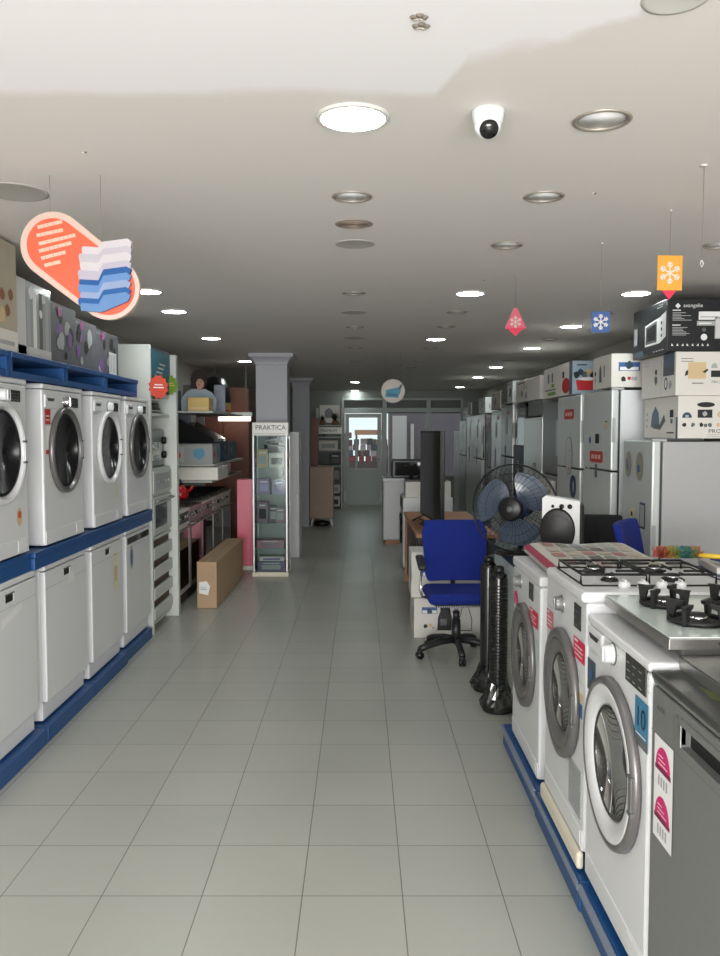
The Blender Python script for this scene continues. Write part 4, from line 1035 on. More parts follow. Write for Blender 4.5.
def st4(t, hw, h):
    def f(b):
        u0, v0 = -hw + .03, h - .412
        b.rect(u0, v0, .125, .262, WP, .002)
        half(b, u0 + .06, v0 + .187, .048, PINK, .0026); b.rect(u0 + .008, v0 + .177, .104, .012, mat('dark_magenta', (120, 30, 70), .5), .0026)
        half(b, u0 + .06, v0 + .062, .048, PINK, .0026); b.rect(u0 + .008, v0 + .052, .104, .012, mat('dark_magenta'), .0026)
        for q in (0, 1):
            for k in range(4): b.rect(u0 + .03 + k * .017, v0 + .140 - q * .125, .010, .026, LGREY, .0026)
    sticker(t, f, 'white label with two magenta arches')
    sticker(t, lambda b: b.text('SHARP' if False else '', 0, 0, .01, LGREY) if False else b.rect(-hw + .04, h - .085, .05, .010, GREYP, .002), 'small badge')
gd = dishwasher('dark grey dishwasher at the right edge with pink and white energy label', (RX, 1.80, .10), RR, w=.60, h=.885, m=STEELD, kind='bar', stickers=st4)
b = MB(); b.box(-.298, .298, -.004, .12, .868, .8885, GLASSF, .006); b.build('plastic_film', gd, label='shiny clear plastic film')
b = MB(); b.M = Matrix.Translation((0, 0, .8955)) @ Matrix.Rotation(.3, 4, 'Z')
b.prism([(-.08, .01), (.0, -.02), (.11, .0), (.03, .02)], -.003, -.001, mat('lime_note', (196, 206, 84), .5))
o = b.build('paper_note'); o.location = (RX + .075, 1.88, .093); o.rotation_euler = (0, 0, RR); tag(o, 'lime yellow paper note lying on the grey dishwasher', 'note')

# ---- gas hobs
def burner(b, x, y, z, r):
    b.lathe([(r, 0), (r * 1.02, .006), (r * .8, .012), (r * .6, .012), (r * .6, .022), (r * .5, .026), (0, .027)], IRON, (x, y, z), (0, 0, 1), 28)
    b.lathe([(r * .62, .012), (r * .62, .020)], CHROME, (x, y, z), (0, 0, 1), 28)
# white enamel hob with wire supports, on the middle washer
hx0, hx1, hy0, hy1, hz = .738, 1.33, 2.715, 3.25, 1.033
t = thing('gas_hob', 'white enamel gas hob with thin black wire supports and four white knobs', 'hob', ((hx0 + hx1) / 2, (hy0 + hy1) / 2, hz - .002))
b = MB(); b.box(hx0, hx1, hy0, hy1, hz - .003, hz + .034, WHITE, .014, 3); b.build('body', t, world=True)
b = MB(); b.ringlathe([(.0, 0)] * 1 + [(.001, 0), (.001, .001)], WHITE, (hx0 + .3, hy0 + .3, hz + .036), (0, 0, 1), 4) if False else None
b.tube([(hx0 + .035, hy0 + .115, hz + .036), (hx0 + .035, hy1 - .035, hz + .036), (hx1 - .035, hy1 - .035, hz + .036), (hx1 - .035, hy0 + .115, hz + .036)], .004, IRON, 6, closed=True); b.build('recess_seal', t, world=True)
for i, (x, y, r) in enumerate([(.89, 3.12, .042), (1.12, 3.12, .036), (.895, 2.935, .030), (1.12, 2.935, .042)]):
    b = MB(); burner(b, x, y, hz + .034, r); b.build('burner', t, world=True)
for k in range(4):
    b = MB(); b.lathe([(.020, 0), (.020, .016), (.016, .022), (0, .023)], WHITE, (.905 + .064 * k, 2.80, hz + .034), (0, 0, 1), 20); b.box(.902 + .064 * k, .908 + .064 * k, 2.784, 2.816, hz + .056, hz + .064, WHITE2, .002); b.build('knob', t, world=True)
for q in (0, 1):
    xa, xb = (.775, 1.005) if q == 0 else (1.015, 1.25); z = hz + .068; b = MB()
    def hoop(p, r_=.0048):
        b.tube(p, r_, IRON, 6)
    for y in (2.87, 3.19):
        hoop([(xa, y, hz + .036), (xa, y, z), (xb, y, z), (xb, y, hz + .036)])
    for x in (xa + .005, xb - .005): hoop([(x, 2.87, z), (x, 3.19, z)])
    for y in (2.945, 3.12): hoop([(xa, y, z), (xa + .085, y, z)]); hoop([(xb, y, z), (xb - .085, y, z)])
    xm = (xa + xb) / 2; hoop([(xm, 2.87, z), (xm, 2.90, z)]); hoop([(xm, 2.98, z), (xm, 3.07, z)]); hoop([(xm, 3.16, z), (xm, 3.19, z)])
    b.build('pan_support', t, world=True)
# chunky pan support
def chunky(b, x, y, z, R=.105):
    b.ringlathe([(R * .80, .004), (R * .92, .004), (R * .92, .014), (R * .80, .014)], IRON, (x, y, z), (0, 0, 1), 32)
    b.lathe([(R * .80, 0), (R * .80, .005), (0, .006)], mat('burner_plate', (60, 60, 62), .4, .5), (x, y, z), (0, 0, 1), 32)
    for k in range(4):
        a = k * PI / 2 + PI / 4
        T = Matrix.Translation((x, y, z)) @ Matrix.Rotation(a, 4, 'Z')
        P = [(R * .78, .0), (R * .95, .0), (R * 1.02, .050), (R * 1.08, .056), (R * .42, .056), (R * .46, .046), (R * .66, .040)]
        b.prism(P, -.006, .006, IRON, T=T @ Matrix.Rotation(PI / 2, 4, 'X'))
def hob(lb, x0, x1, y0, y1, zb, zt, base, edge, burners, knobs, under=None, grp=None, boxz=None):
    t = thing('gas_hob', lb, 'hob', ((x0 + x1) / 2, (y0 + y1) / 2, boxz if boxz else zb))
    b = MB(); b.box(x0, x1, y0, y1, zb, zt - .004, edge, .002)
    b.build('tray', t, world=True)
    b = MB(); b.box(x0 + .002, x1 - .002, y0 + .002, y1 - .002, zt - .0038, zt, base, .0015); b.build('hob_top', t, world=True)
    if boxz:
        b = MB(); b.box(x0 + .05, x1 - .04, y0 + .04, y1 - .04, boxz, zb, STEELD, .004); b.build('underside_box', t, world=True)
    for (x, y, r, R) in burners:
        b = MB(); burner(b, x, y, zt, r); b.build('burner', t, world=True)
        b = MB(); chunky(b, x, y, zt + .0005, R); b.build('pan_support', t, world=True)
    for (x, y) in knobs:
        b = MB(); b.lathe([(.021, 0), (.021, .018), (.017, .024), (0, .025)], WHITE if base is not STEEL else BLACK, (x, y, zt), (0, 0, 1), 20); b.build('knob', t, world=True)
    return t
GW = mat('pale_green_glass', (206, 216, 210), .08, coat=.5)
hob('white glass gas hob with chunky black cast supports on the nearest washer', .808, 1.36, 2.13, 2.695, 1.030, 1.064, GW, STEEL,
    [(.940, 2.53, .042, .078), (.950, 2.30, .045, .088), (1.17, 2.53, .042, .085), (1.18, 2.30, .04, .085)], [(.98 + .06 * k, 2.165) for k in range(4)], boxz=1.0005)
hob('brushed steel gas hob with black supports, overlapped by the white glass hob', .83, 1.36, 1.52, 2.122, .986, 1.020, mat('hob_steel', (132, 134, 130), .25, .7, var=5, scale=40), STEEL,
    [(.965, 1.955, .045, .095), (1.20, 1.955, .045, .095), (.965, 1.68, .045, .095), (1.20, 1.68, .045, .095)], [])
# ---- newspaper / leaflets on the far washer
t = thing('advert_leaflet', 'colourful advert leaflet with product pictures spread over the far washer top', 'leaflet', (1.08, 3.78, 1.008))
PAP = mat('leaflet_paper', (214, 210, 202), .6)
b = MB(); nx, ny = 14, 10; vs = []; fs = []
def pz(u, v): return 1.036 - .024 * max(0, 1 - u / .10) ** 2 + .005 * math.sin(u * 9) * math.cos(v * 7)
L0, L1, M0_, M1_ = .80, 1.30, 3.42, 4.16
for i in range(nx + 1):
    for j in range(ny + 1):
        u, v = i / nx, j / ny
        vs.append((L0 + (L1 - L0) * u + .03 * v, M0_ + (M1_ - M0_) * v, pz(u, v)))
fs = [(i * (ny + 1) + j, (i + 1) * (ny + 1) + j, (i + 1) * (ny + 1) + j + 1, i * (ny + 1) + j + 1) for i in range(nx) for j in range(ny)]
b.add(vs, fs, PAP, True)
vs2 = [(v[0], v[1], v[2] - .012) for v in vs]; b.add(vs2, [f[::-1] for f in fs], PAP, True); b.build('pages', t, world=True)
b = MB(); cl = [mat('pr%d' % k, c, .6, var=22, scale=60) for k, c in enumerate([(176, 120, 112), (176, 176, 170), (130, 132, 130), (96, 96, 94), (140, 152, 160), (190, 178, 160), (180, 150, 146), (130, 136, 116), (186, 188, 182), (150, 152, 150)])]
for i in range(6):
    for j in range(5):
        u0, u1 = .15 + .14 * i, .26 + .14 * i; v0, v1 = .05 + .19 * j, .19 + .19 * j
        q = [(L0 + (L1 - L0) * u + .03 * v, M0_ + (M1_ - M0_) * v, pz(u, v) + .003) for u, v in ((u0, v0), (u1, v0), (u1, v1), (u0, v1))]
        b.add(q, [(0, 1, 2, 3)], cl[(i * 3 + j * 5 + i * j) % 10])
q = [(L0 + (L1 - L0) * u + .03 * v, M0_ + (M1_ - M0_) * v, pz(u, v) + .004) for u, v in ((.0, 0), (.05, 0), (.05, 1), (.0, 1))]
b.add(q, [(0, 1, 2, 3)], mat('rose_print', (170, 60, 90), .6)); b.build('pictures', t, world=True)
b = MB(); b.box(.84, 1.26, 3.46, 4.03, .991, 1.0, WHITE, .004); b.box(.86, 1.24, 3.5, 4.0, 1.0, 1.013, BOXW, .003)
tag(b.build('flat_carton', origin=(1.06, 3.75, .991)), 'flat white tray under the advert leaflet', 'tray')

# ---- black tower fans in plastic
FILM = glass('wrap_film', (170, 174, 176), .06, .12)
for i, (x, y, lb) in enumerate([(.795, 5.06, 'left black tower fan, base wrapped in clear plastic'), (.795, 4.68, 'right black ribbed tower fan, nearer the washers, base wrapped in plastic')]):
    t = thing('tower_fan', lb, 'tower fan', (x, y, 0), 0, 'pair of black tower fans')
    b = MB(); b.lathe([(.048, .07), (.050, .12), (.050, .76), (.046, .785), (.03, .80), (0, .805)], mat('tower_black', (17, 16, 17), .22, coat=.4), (0, 0, 0), (0, 0, 1), 28, sx=1, sy=1); b.build('tower_body', t)
    b = MB()
    for k in range(34): b.ringlathe([(.0495, .13 + k * .018), (.0525, .13 + k * .018), (.0525, .136 + k * .018), (.0495, .136 + k * .018)], BLACK, (0, 0, 0), (0, 0, 1), 20)
    if i == 1: b.build('grille', t)
    b = MB(); b.lathe([(.02, .79), (.03, .81), (.025, .835), (0, .84)], BLACK, (0, 0, 0), (0, 0, 1), 20); b.build('control_knob', t)
    b = MB(); b.lathe([(.088, 0), (.090, .012), (.08, .03), (.055, .045), (.05, .075), (0, .076)], BLACK, (0, 0, 0), (0, 0, 1), 32); b.build('base', t)
    b = MB(); rn = random.Random(i); n = 26; prof = [(.098, .002), (.105, .03), (.085, .07), (.068, .11), (.056, .15)]; vs = []; fs = []
    for r_, h_ in prof:
        for k in range(n): a = 2 * PI * k / n; q = r_ * rn.uniform(.86, 1.12); vs.append((q * math.cos(a), q * math.sin(a), h_ + rn.uniform(0, .02)))
    for j in range(len(prof) - 1):
        for k in range(n): l = (k + 1) % n; fs.append((j * n + k, j * n + l, (j + 1) * n + l, (j + 1) * n + k))
    b.add(vs, fs, FILM); b.build('plastic_wrap', t, label='crumpled clear plastic wrap')

# ---- chest freezer behind
t = thing('chest_freezer', 'pale grey chest freezer behind the black towers, carrying the fans', 'freezer', (1.08, 4.9, 0))
FZ = mat('freezer_grey', (208, 216, 208), .4)
b = MB(); b.box(.91, 1.215, 4.22, 5.55, .03, .80, FZ, .012); b.build('body', t, world=True)
b = MB(); b.box(.905, 1.225, 4.21, 5.56, .803, .85, mat('dark_teal_glass', (24, 46, 44), .5), .008); b.build('lid', t, world=True)
b = MB(); b.box(.898, .91, 4.3, 4.5, .72, .76, GREYP, .003); b.build('handle', t, world=True)
for x in (.96, 1.19):
    for y in (4.3, 5.47):
        b = MB(); b.cyl((x, y, 0), (0, 0, 1), .025, .032, BLACK, 12); b.build('foot', t, world=True)
# ---- big fan
fx, fz = on_y(517, 508, 4.95); fy = 4.95; yaw = math.radians(-28)
t = thing('desk_fan', 'large black wire fan with grey blue blades in front of the fridges', 'fan', (fx - .015, fy, .85), 0)
dF = Vector((-math.sin(math.radians(28)), -math.cos(math.radians(28)), .0)); zc = fz - .85; Rr = .263
side_ = Vector((-dF.y, dF.x, 0)).normalized()
def fp(a, r, off): return Vector((0, 0, zc)) + side_ * (r * math.cos(a)) + Vector((0, 0, 1)) * (r * math.sin(a)) + dF * off
FW = mat('fan_wire', (24, 26, 30), .35, .4)
for sgn, nm in ((1, 'front_grille'), (-1, 'rear_grille')):
    b = MB()
    b.tube([fp(2 * PI * k / 56, Rr, 0.006 * sgn) for k in range(56)], .0055 if sgn > 0 else .004, FW, 6, closed=True)
    for rr, oo in ((Rr * .80, .050), (Rr * .62, .066), (Rr * .42, .078)): b.tube([fp(2 * PI * k / 48, rr, oo * sgn) for k in range(48)], .0013, FW, 4, closed=True)
    N = 44
    for k in range(N):
        a = 2 * PI * k / N; sw = .35 * sgn
        b.tube([fp(a, Rr, .004 * sgn), fp(a + sw * .3, Rr * .8, .05 * sgn), fp(a + sw * .6, Rr * .55, .07 * sgn), fp(a + sw, Rr * .25, .082 * sgn)], .0011, FW, 3)
    b.build(nm, t)
b = MB(); b.lathe([(.072, 0), (.072, .014), (.06, .024), (0, .028)], BLACK, Vector((0, 0, zc)) + dF * .072, dF, 28); b.lathe([(.018, .0), (.016, .003), (0, .004)], GREYP, Vector((0, 0, zc)) + dF * .100, dF, 20); b.build('grille_cap', t)
BLD = mat('fan_blade', (66, 78, 96), .25, 0.0, coat=.3)
for k in range(3):
    a0 = 2 * PI * k / 3 + .55; vs = []; n = 9; m_ = 6
    for i in range(n + 1):
        r_ = Rr * (.16 + .72 * i / n)
        wid = .42 + .85 * math.sin(PI * min(1, (i / n) * .62 + .12))
        for j in range(m_ + 1):
            f_ = j / m_ - .5
            vs.append(fp(a0 + f_ * wid * 1.25 + .25 * i / n, r_ * (1 - .10 * abs(f_) * (i / n)), .012 + f_ * .055))
    fs = [(i * (m_ + 1) + j, i * (m_ + 1) + j + 1, (i + 1) * (m_ + 1) + j + 1, (i + 1) * (m_ + 1) + j) for i in range(n) for j in range(m_)]
    b = MB(); b.add(vs, fs, BLD, True); b.add([v - dF * .003 for v in vs], [f[::-1] for f in fs], BLD, True); b.build('blade', t)
b = MB(); b.lathe([(.055, -.02), (.06, .03), (.04, .045), (0, .047)], mat('hub_blue', (40, 54, 84), .3), Vector((0, 0, zc)), dF, 24); b.build('hub', t)
b = MB(); b.lathe([(.05, 0), (.07, .02), (.07, .12), (.05, .17), (0, .18)], mat('motor_blue', (30, 44, 78), .3), Vector((0, 0, zc)) - dF * .07, -dF, 24); b.build('motor', t)
b = MB(); c0 = -dF * .13; b.tube([Vector((c0.x, c0.y, .03)), Vector((c0.x, c0.y, zc - .03))], .018, BLACK, 12); b.lathe([(.16, 0), (.16, .012), (.10, .03), (.03, .045), (0, .046)], BLACK, (c0.x, c0.y, 0), (0, 0, 1), 32); b.build('stand', t)
# ---- box fan
bx, bz = on_y(561, 545, 4.75)
t = thing('box_fan', 'white box fan with round black grille and three dark knobs', 'fan', (bx, 4.75, .85), math.radians(-18))
b = MB(); b.prism([(-.105, 0), (.105, 0), (.105, .355), (-.085, .385), (-.105, .37)], -.05, .05, WHITE2, T=Matrix.Rotation(PI / 2, 4, 'X')); b.box(.085, .125, -.03, .07, .06, .34, BLACK, .02)
bo = b.build('body', t)
b = MB()
b.lathe([(.128, 0), (.126, .008), (.115, .012), (.03, .02), (0, .021)], BLACK, (-.018, -.05, .185), (0, -1, 0), 40, sx=.78, sy=1.02)
for k in range(7): b.ringlathe([(.02 + k * .0115, .018), (.0225 + k * .0115, .018), (.0225 + k * .0115, .022), (.02 + k * .0115, .022)], CASTOR, (-.018, -.05, .185), (0, -1, 0), 32)
b.lathe([(.085, .0), (.085, .021)], CASTOR, (-.02, -.05, .125), (0, -1, 0), 32) if False else None
b.build('grille', t)
for k, (u, r_) in enumerate([(-.045, .009), (.005, .014), (.05, .014)]):
    b = MB(); b.lathe([(r_, 0), (r_ * .9, .014), (0, .015)], BLACK, (u, -.05, .325), (0, -1, 0), 18); b.build('knob', t)

# ---- office chairs
def office_chair(lb, loc, rz, seat_m, arms=True, base=True, back_m=None, lift=0.0, dx=0.0, wd_=.195):
    t = thing('office_chair', lb, 'chair', loc, rz, None); bm_ = back_m or seat_m
    # local: faces -Y
    b = MB(); b.M = Matrix.Translation((dx, 0, lift)); b.box(-.245, .245, -.24, .22, .405, .485, seat_m, .038, 4); b.build('seat', t)
    b = MB(); b.M = Matrix.Translation((dx, 0, lift)); b.box(-.20, .20, -.20, .18, .385, .408, BLACK, .01)
    for k in range(26): b.box(-.2 + .0155 * k, -.192 + .0155 * k, -.205, -.195, .388, .40, LGREY)
    b.build('seat_pan', t)
    n = 10; vs = []; fs = []; prof = []
    for j in range(n + 1):
        v = j / n; z = lift + .50 + .445 * v; wd = wd_ + .035 * v if v < .9 else .228 - .02 * (v - .9) * 10 * .3
        if j == 0: wd = wd_ - .015
        for i in range(n + 1):
            u = i / n * 2 - 1
            vs.append((dx + u * wd, .215 + .06 * v - .02 * math.sin(PI * v) - .035 * (1 - u * u) * 0 + .03 * (-(u * u)) , z))
    m1 = n + 1
    fs = [(j * m1 + i, j * m1 + i + 1, (j + 1) * m1 + i + 1, (j + 1) * m1 + i) for j in range(n) for i in range(n)]
    back = [(x, y + .045, z) for x, y, z in vs]; N = len(vs)
    fb = [tuple(N + q for q in f[::-1]) for f in fs]
    rim = [j * m1 for j in range(n + 1)] + [n * m1 + i for i in range(1, n + 1)] + [(n - j) * m1 + n for j in range(1, n + 1)] + [n - i for i in range(1, n)]
    fr = [(rim[k], rim[(k + 1) % len(rim)], N + rim[(k + 1) % len(rim)], N + rim[k]) for k in range(len(rim))]
    b = MB(); b.add(vs + back, fs + fb + fr, bm_, False); bk = b.build('backrest', t)
    md = bk.modifiers.new('bevel', 'BEVEL'); md.width = .012; md.segments = 3; md.limit_method = 'ANGLE'; md.angle_limit = .9
    b = MB(); b.M = Matrix.Translation((dx, 0, lift)); b.tube([(0, .10, .40), (0, .28, .40), (0, .32, .50), (0, .30, .70)], .018, BLACK, 10); b.build('back_bracket', t)
    if arms:
        for s in (-1, 1):
            b = MB(); b.M = Matrix.Translation((dx, 0, lift)); b.tube([(s * .21, -.02, .42), (s * .27, -.04, .43), (s * .285, -.06, .48), (s * .28, -.04, .58), (s * .27, .02, .655)], .010, CHROME, 10)
            o = b.build('armrest', t)
            b = MB(); T = Matrix.Translation((s * .272 + dx, .02, .662 + lift)) @ Matrix.Rotation(.25, 4, 'X'); b.box(-.03, .03, -.10, .13, -.018, .018, CASTOR, .016, 3, T=T); b.build('arm_pad', o)
    b = MB(); b.cyl((0, 0, .30), (0, 0, 1), .014, .09 + lift, CHROME, 14); b.cyl((0, 0, .09), (0, 0, 1), .036, .17, CASTOR, 18, .030); b.cyl((0, 0, .26), (0, 0, 1), .024, .06, CASTOR, 16); b.tube([(0.02, 0, .38 + lift), (.12, .0, .37 + lift), (.15, 0, .36 + lift)], .006, BLACK, 6); b.build('gas_lift', t)
    if base:
        for k in range(5):
            a = -PI / 2 - .0 + 2 * PI * k / 5; c_, s_ = math.cos(a), math.sin(a)
            b = MB(); b.tube([(c_ * .02, s_ * .02, .115), (c_ * .13, s_ * .13, .108), (c_ * .24, s_ * .24, .085), (c_ * .285, s_ * .285, .065)], .024, CASTOR, 10)
            o = b.build('base_leg', t)
            b = MB(); q = Vector((-s_, c_, 0))
            for sg in (-1, 1):
                p = Vector((c_ * .285, s_ * .285, .026)) + q * .013 * sg; b.cyl(p - q * .008, q, .026, .018, BLACK, 18)
            b.cyl((c_ * .285, s_ * .285, .03), (0, 0, 1), .018, .04, BLACK, 12)
            b.build('castor', o)
    return t
office_chair('bright blue fabric swivel chair standing in the aisle before the white cartons', (.69, 5.85, 0), math.radians(2), BLUEF, dx=.02, wd_=.215)
office_chair('blue chair back showing behind the hobs, turned beside the stickered white freezer', (1.735, 4.52, 0), math.radians(60), BLUEF, arms=False, lift=.15)
office_chair('black chair with rounded back beside the white box fan', (1.512, 5.25, 0), math.radians(-4), mat('black_fabric', (22, 23, 26), .9), arms=False, lift=.10, wd_=.17)

# ---- cartons behind the blue chair
def cleaner_near(b, w, h):
    b.rect(.06, .62 * h, .12, .16 * h, BLUEP, .001); b.rect(.065, .63 * h, .11, .07 * h, WP, .0014); blob(b, .12, .68 * h, .025, TEALD, .0018, 4)
    blob(b, .09, .30 * h, .018, BP, .001, 2); blob(b, .13, .33 * h, .015, TAN, .001, 3); blob(b, .15, .26 * h, .012, LGREY, .001, 9)
    b.text('G', .30, .08, .001, BP) if False else None
    # bagless cleaner silhouettes
    for u, m, z in ((.235, BP, .001),):
        b.poly([(u - .055, .06), (u + .055, .06), (u + .06, .16), (u + .035, .24), (u - .02, .24), (u - .05, .16)], m, z)
        b.rect(u - .03, .10, .05, .05, GREYP, z + .0005)
        b.tube([(u - .03, .22, z), (u - .01, .27, z), (u + .03, .265, z), (u + .045, .2, z)], .006, m, 5)
    b.tube([(.36, .06, .001), (.445, .06, .001), (.45, .14, .001), (.42, .25, .001), (.375, .24, .001), (.355, .16, .001)], .003, BP, 5)
def cleaner_side(b, w, h):
    b.rect(.05, .06 * h, .1, .02, LGREY, .001); blob(b, .3, .5 * h, .08, LGREY, .001, 3)
carton('white vacuum cleaner carton on the floor behind the blue chair, lower of two', .42, .99, 6.34, 6.80, 0, .31, BOXW, near=cleaner_near, side=cleaner_side, grp=None)
def near2(b, w, h):
    b.rect(.08, .47 * h, .11, .16 * h, BLUEP, .001); b.rect(.09, .48 * h, .09, .07 * h, WP, .0014); blob(b, .12, .25 * h, .02, BP, .001, 2); blob(b, .15, .28 * h, .016, TAN, .001, 3)
    b.text('PROFILO', .16, .80 * h, .03, BP, .001); b.rect(.12, .92 * h, .12, .012, RED, .001)
carton('white vacuum cleaner carton behind the blue chair, upper of two', .40, .96, 6.38, 6.72, .3105, .665, BOXW, near=near2, side=cleaner_side)

# ---- wooden TV table + TV
t = thing('tv_table', 'walnut wooden table with the tall black television, behind the blue chair', 'table', (.80, 7.85, 0))
b = MB(); b.box(.47, 1.15, 6.85, 8.85, .715, .745, WOOD, .004); b.build('tabletop', t, world=True)
for (x, y) in ((.48, 6.88), (1.08, 6.88), (.48, 8.76), (1.08, 8.76)):
    b = MB(); b.box(x, x + .06, y, y + .06, 0, .715, BLACK if y < 7 else WOOD, .003); b.build('leg', t, world=True)
for k, (ya, yb, m) in enumerate([(7.0, 7.35, WOODR), (7.45, 7.9, BLACK), (8.0, 8.3, WOODR), (8.35, 8.7, GREYP)]):
    b = MB(); b.box(.50, .54, ya, yb, .12, .71, m, .004); b.build('side_panel', t, world=True)
b = MB(); b.box(1.09, 1.12, 6.95, 8.75, .10, .71, WOODR); b.box(.5, 1.1, 6.97, 8.75, .10, .12, WOODR); b.build('back_panel', t, world=True)
t = thing('television', 'large black flat television seen almost edge-on, standing on the walnut table', 'television', (.655, 7.5, .745), math.radians(5))
b = MB(); b.box(-.02, .015, -.54, .54, .06, .865, BLACK, .006); b.build('frame', t)
b = MB(); b.box(-.0225, -.0205, -.525, .525, .08, .85, mat('screen_glass', (14, 11, 10), .06, coat=.6)); b.build('screen', t)
b = MB(); b.box(.01, .06, -.30, .30, .12, .55, BLACK, .015); b.build('rear_housing', t)
for s in (-1, 1):
    b = MB(); b.tube([(-.12, s * .38, .008), (-.005, s * .36, .07), (.12, s * .38, .008)], .008, BLACK, 8); b.build('foot', t)
b = MB(); b.tube([(.56, 7.0, .752), (.60, 7.3, .752), (.56, 7.6, .752), (.62, 7.9, .753), (.58, 8.1, .752)], .006, BLACK, 6)
tag(b.build('cable', origin=(.58, 7.5, .745)), 'black cable lying on the walnut table before the television', 'cable')
# ---- appliances farther down the middle
t = thing('washing_machine', 'white top-loading machine on a brown pallet in the far aisle', 'washing machine', (.66, 12.0, 0))
b = MB(); b.box(.33, .95, 11.7, 12.35, .06, .92, WHITE2, .02); b.build('body', t, world=True)
b = MB(); b.box(.32, .96, 11.69, 12.36, .895, .945, WHITE, .015); b.build('lid', t, world=True)
b = MB(); b.box(.36, .93, 11.72, 12.33, 0, .06, WOOD); b.build('pallet', t, world=True)
t = thing('oven', 'dark wave-fronted countertop oven on the far white machine', 'oven', (.76, 12.0, .946))
b = MB(); b.box(.46, 1.04, 11.75, 12.25, .946, 1.20, mat('dark_slate', (34, 42, 48), .35, var=8, scale=14), .01); b.build('body', t, world=True)
b = MB(); b.box(.50, .90, 11.742, 11.752, .98, 1.17, GLOSSB, .003); b.build('door_glass', t, world=True)
b = MB(); [b.cyl((.97, 11.752, 1.0 + .06 * k), (0, -1, 0), .016, .014, SILVER, 14) for k in range(3)]; b.build('knobs', t, world=True)
t = thing('washing_machine', 'dark-doored white machine between walnut table and far white one', 'washing machine', (.78, 9.9, 0))
b = MB(); b.box(.50, 1.08, 9.55, 10.2, .02, .84, WHITE2, .012); b.build('body', t, world=True)
b = MB(); b.lathe([(.19, 0), (.19, .02), (.15, .03), (.0, .02)], GLOSSB, (.50, 9.88, .45), (-1, 0, 0), 32); b.build('door', t, world=True)
b = MB(); b.box(.495, .503, 9.58, 10.17, .70, .82, GREYP); b.build('control_panel', t, world=True)
carton('white carton on the dark-doored machine behind the television', .53, 1.06, 9.6, 10.0, .84, 1.02, BOXW, side=lambda b, w, h: lines(b, .05, h * .6, w * .6, 3, .03, LGREY))
t = thing('gas_hob', 'black hob with tall supports lying on the white machine in the far aisle', 'hob', (.72, 10.1, 1.02))
b = MB(); b.box(.54, 1.0, 9.62, 9.98, 1.021, 1.045, BLACK, .004); b.build('tray', t, world=True)
for (x, y) in ((.66, 9.72), (.88, 9.72), (.66, 9.88), (.88, 9.88)):
    b = MB(); chunky(b, x, y, 1.046, .09); b.build('pan_support', t, world=True)

# ---- beige cabinet by the second column, and the rack on the back wall
t = thing('sideboard', 'beige wooden cabinet on white splayed legs beside the second column', 'cabinet', (-.66, 14.1, 0))
b = MB(); b.box(-.85, -.45, 13.9, 14.35, .14, 1.01, WOODL, .006); b.build('body', t, world=True)
b = MB(); b.box(-.848, -.455, 13.885, 13.899, .16, .99, WOODL, .003); b.build('door', t, world=True)
for (x, s) in ((-.80, -1), (-.50, 1)):
    for y in (13.95, 14.28):
        b = MB(); b.tube([(x, y, .14), (x + s * .03, y, 0)], .018, WHITE2, 8); b.build('leg', t, world=True)
b = MB(); b.lathe([(.10, 0), (.13, .03), (.11, .08), (0, .10)], BLACK, (-.65, 14.05, .0), (0, 0, 1), 20, sx=1.1)
tag(b.build('black_bag', origin=(-.65, 14.05, 0)), 'small black bag under the beige cabinet', 'bag')
b = MB(); b.box(-.86, -.73, 14.5, 14.53, .0, 1.85, WOODR, .002)
tag(b.build('wooden_board', origin=(-.8, 14.5, 0)), 'reddish wooden board leaning behind the beige cabinet', 'board')
t = thing('shelf_rack', 'dark rack of mixed goods against the back wall, left of the door', 'shelf', (-.64, 17.5, 0))
for x in (-.92, -.40):
    b = MB(); b.box(x, x + .03, 17.2, 17.9, 0, 2.10, CW, .002); b.build('side_panel', t, world=True)
for z in (.02, .30, .58, .88, 1.20, 1.48, 1.72):
    b = MB(); b.box(-.89, -.40, 17.22, 17.9, z, z + .025, CW if z > .8 else GREYP, .002); b.build('shelf', t, world=True)
b = MB(); b.box(-.93, -.37, 17.16, 17.21, 1.56, 1.70, OFFW, .003); b.M = frame((-.93, 17.16, 1.56), (1, 0, 0), (0, 0, 1)); b.text('PREMIUM', .28, .07, .075, BP, .001, sx=1.1); b.build('sign_board', t, world=True)
b = MB(); b.box(-.87, -.43, 17.85, 17.88, 1.80, 2.18, OFFW, .004); b.M = frame((-.87, 17.85, 1.8), (1, 0, 0), (0, 0, 1)); blob(b, .2, .2, .12, LGREY, .001, 4); blob(b, .3, .15, .06, GREYP, .0014, 7)
tag(b.build('poster', origin=(-.65, 17.86, 1.8)), 'pale framed poster above the rack left of the back door', 'poster')
rk = [('black_carton', 'black carton on the upper shelf of the back rack', -.84, 17.3, 1.505, .20, .18, .07, BP, GREYP), ('flat_box', 'white flat box on the back rack, under the letter board', -.66, 17.3, 1.225, .40, .3, .20, BOXW, LGREY),
      ('black_carton', 'black box on the middle shelf of the back rack', -.52, 17.3, .905, .22, .2, .24, BP, GREYP), ('flat_box', 'grey box on the back rack below the black one', -.55, 17.3, .605, .25, .2, .20, BOXG, LGREY),
      ('flat_box', 'white box second from the floor on the back rack', -.55, 17.3, .325, .26, .2, .18, BOXW, LGREY), ('flat_box', 'white box on the floor shelf of the back rack', -.55, 17.3, .045, .26, .2, .22, BOXW, BP)]
for nm, lb, x, y, z, w_, d_, h_, m, m2 in rk: item(nm, lb, 'box', x, y, z, w_, d_, h_, m, m2, None)
LEAF = mat('dark_leaf', (44, 62, 40), .6, var=10)
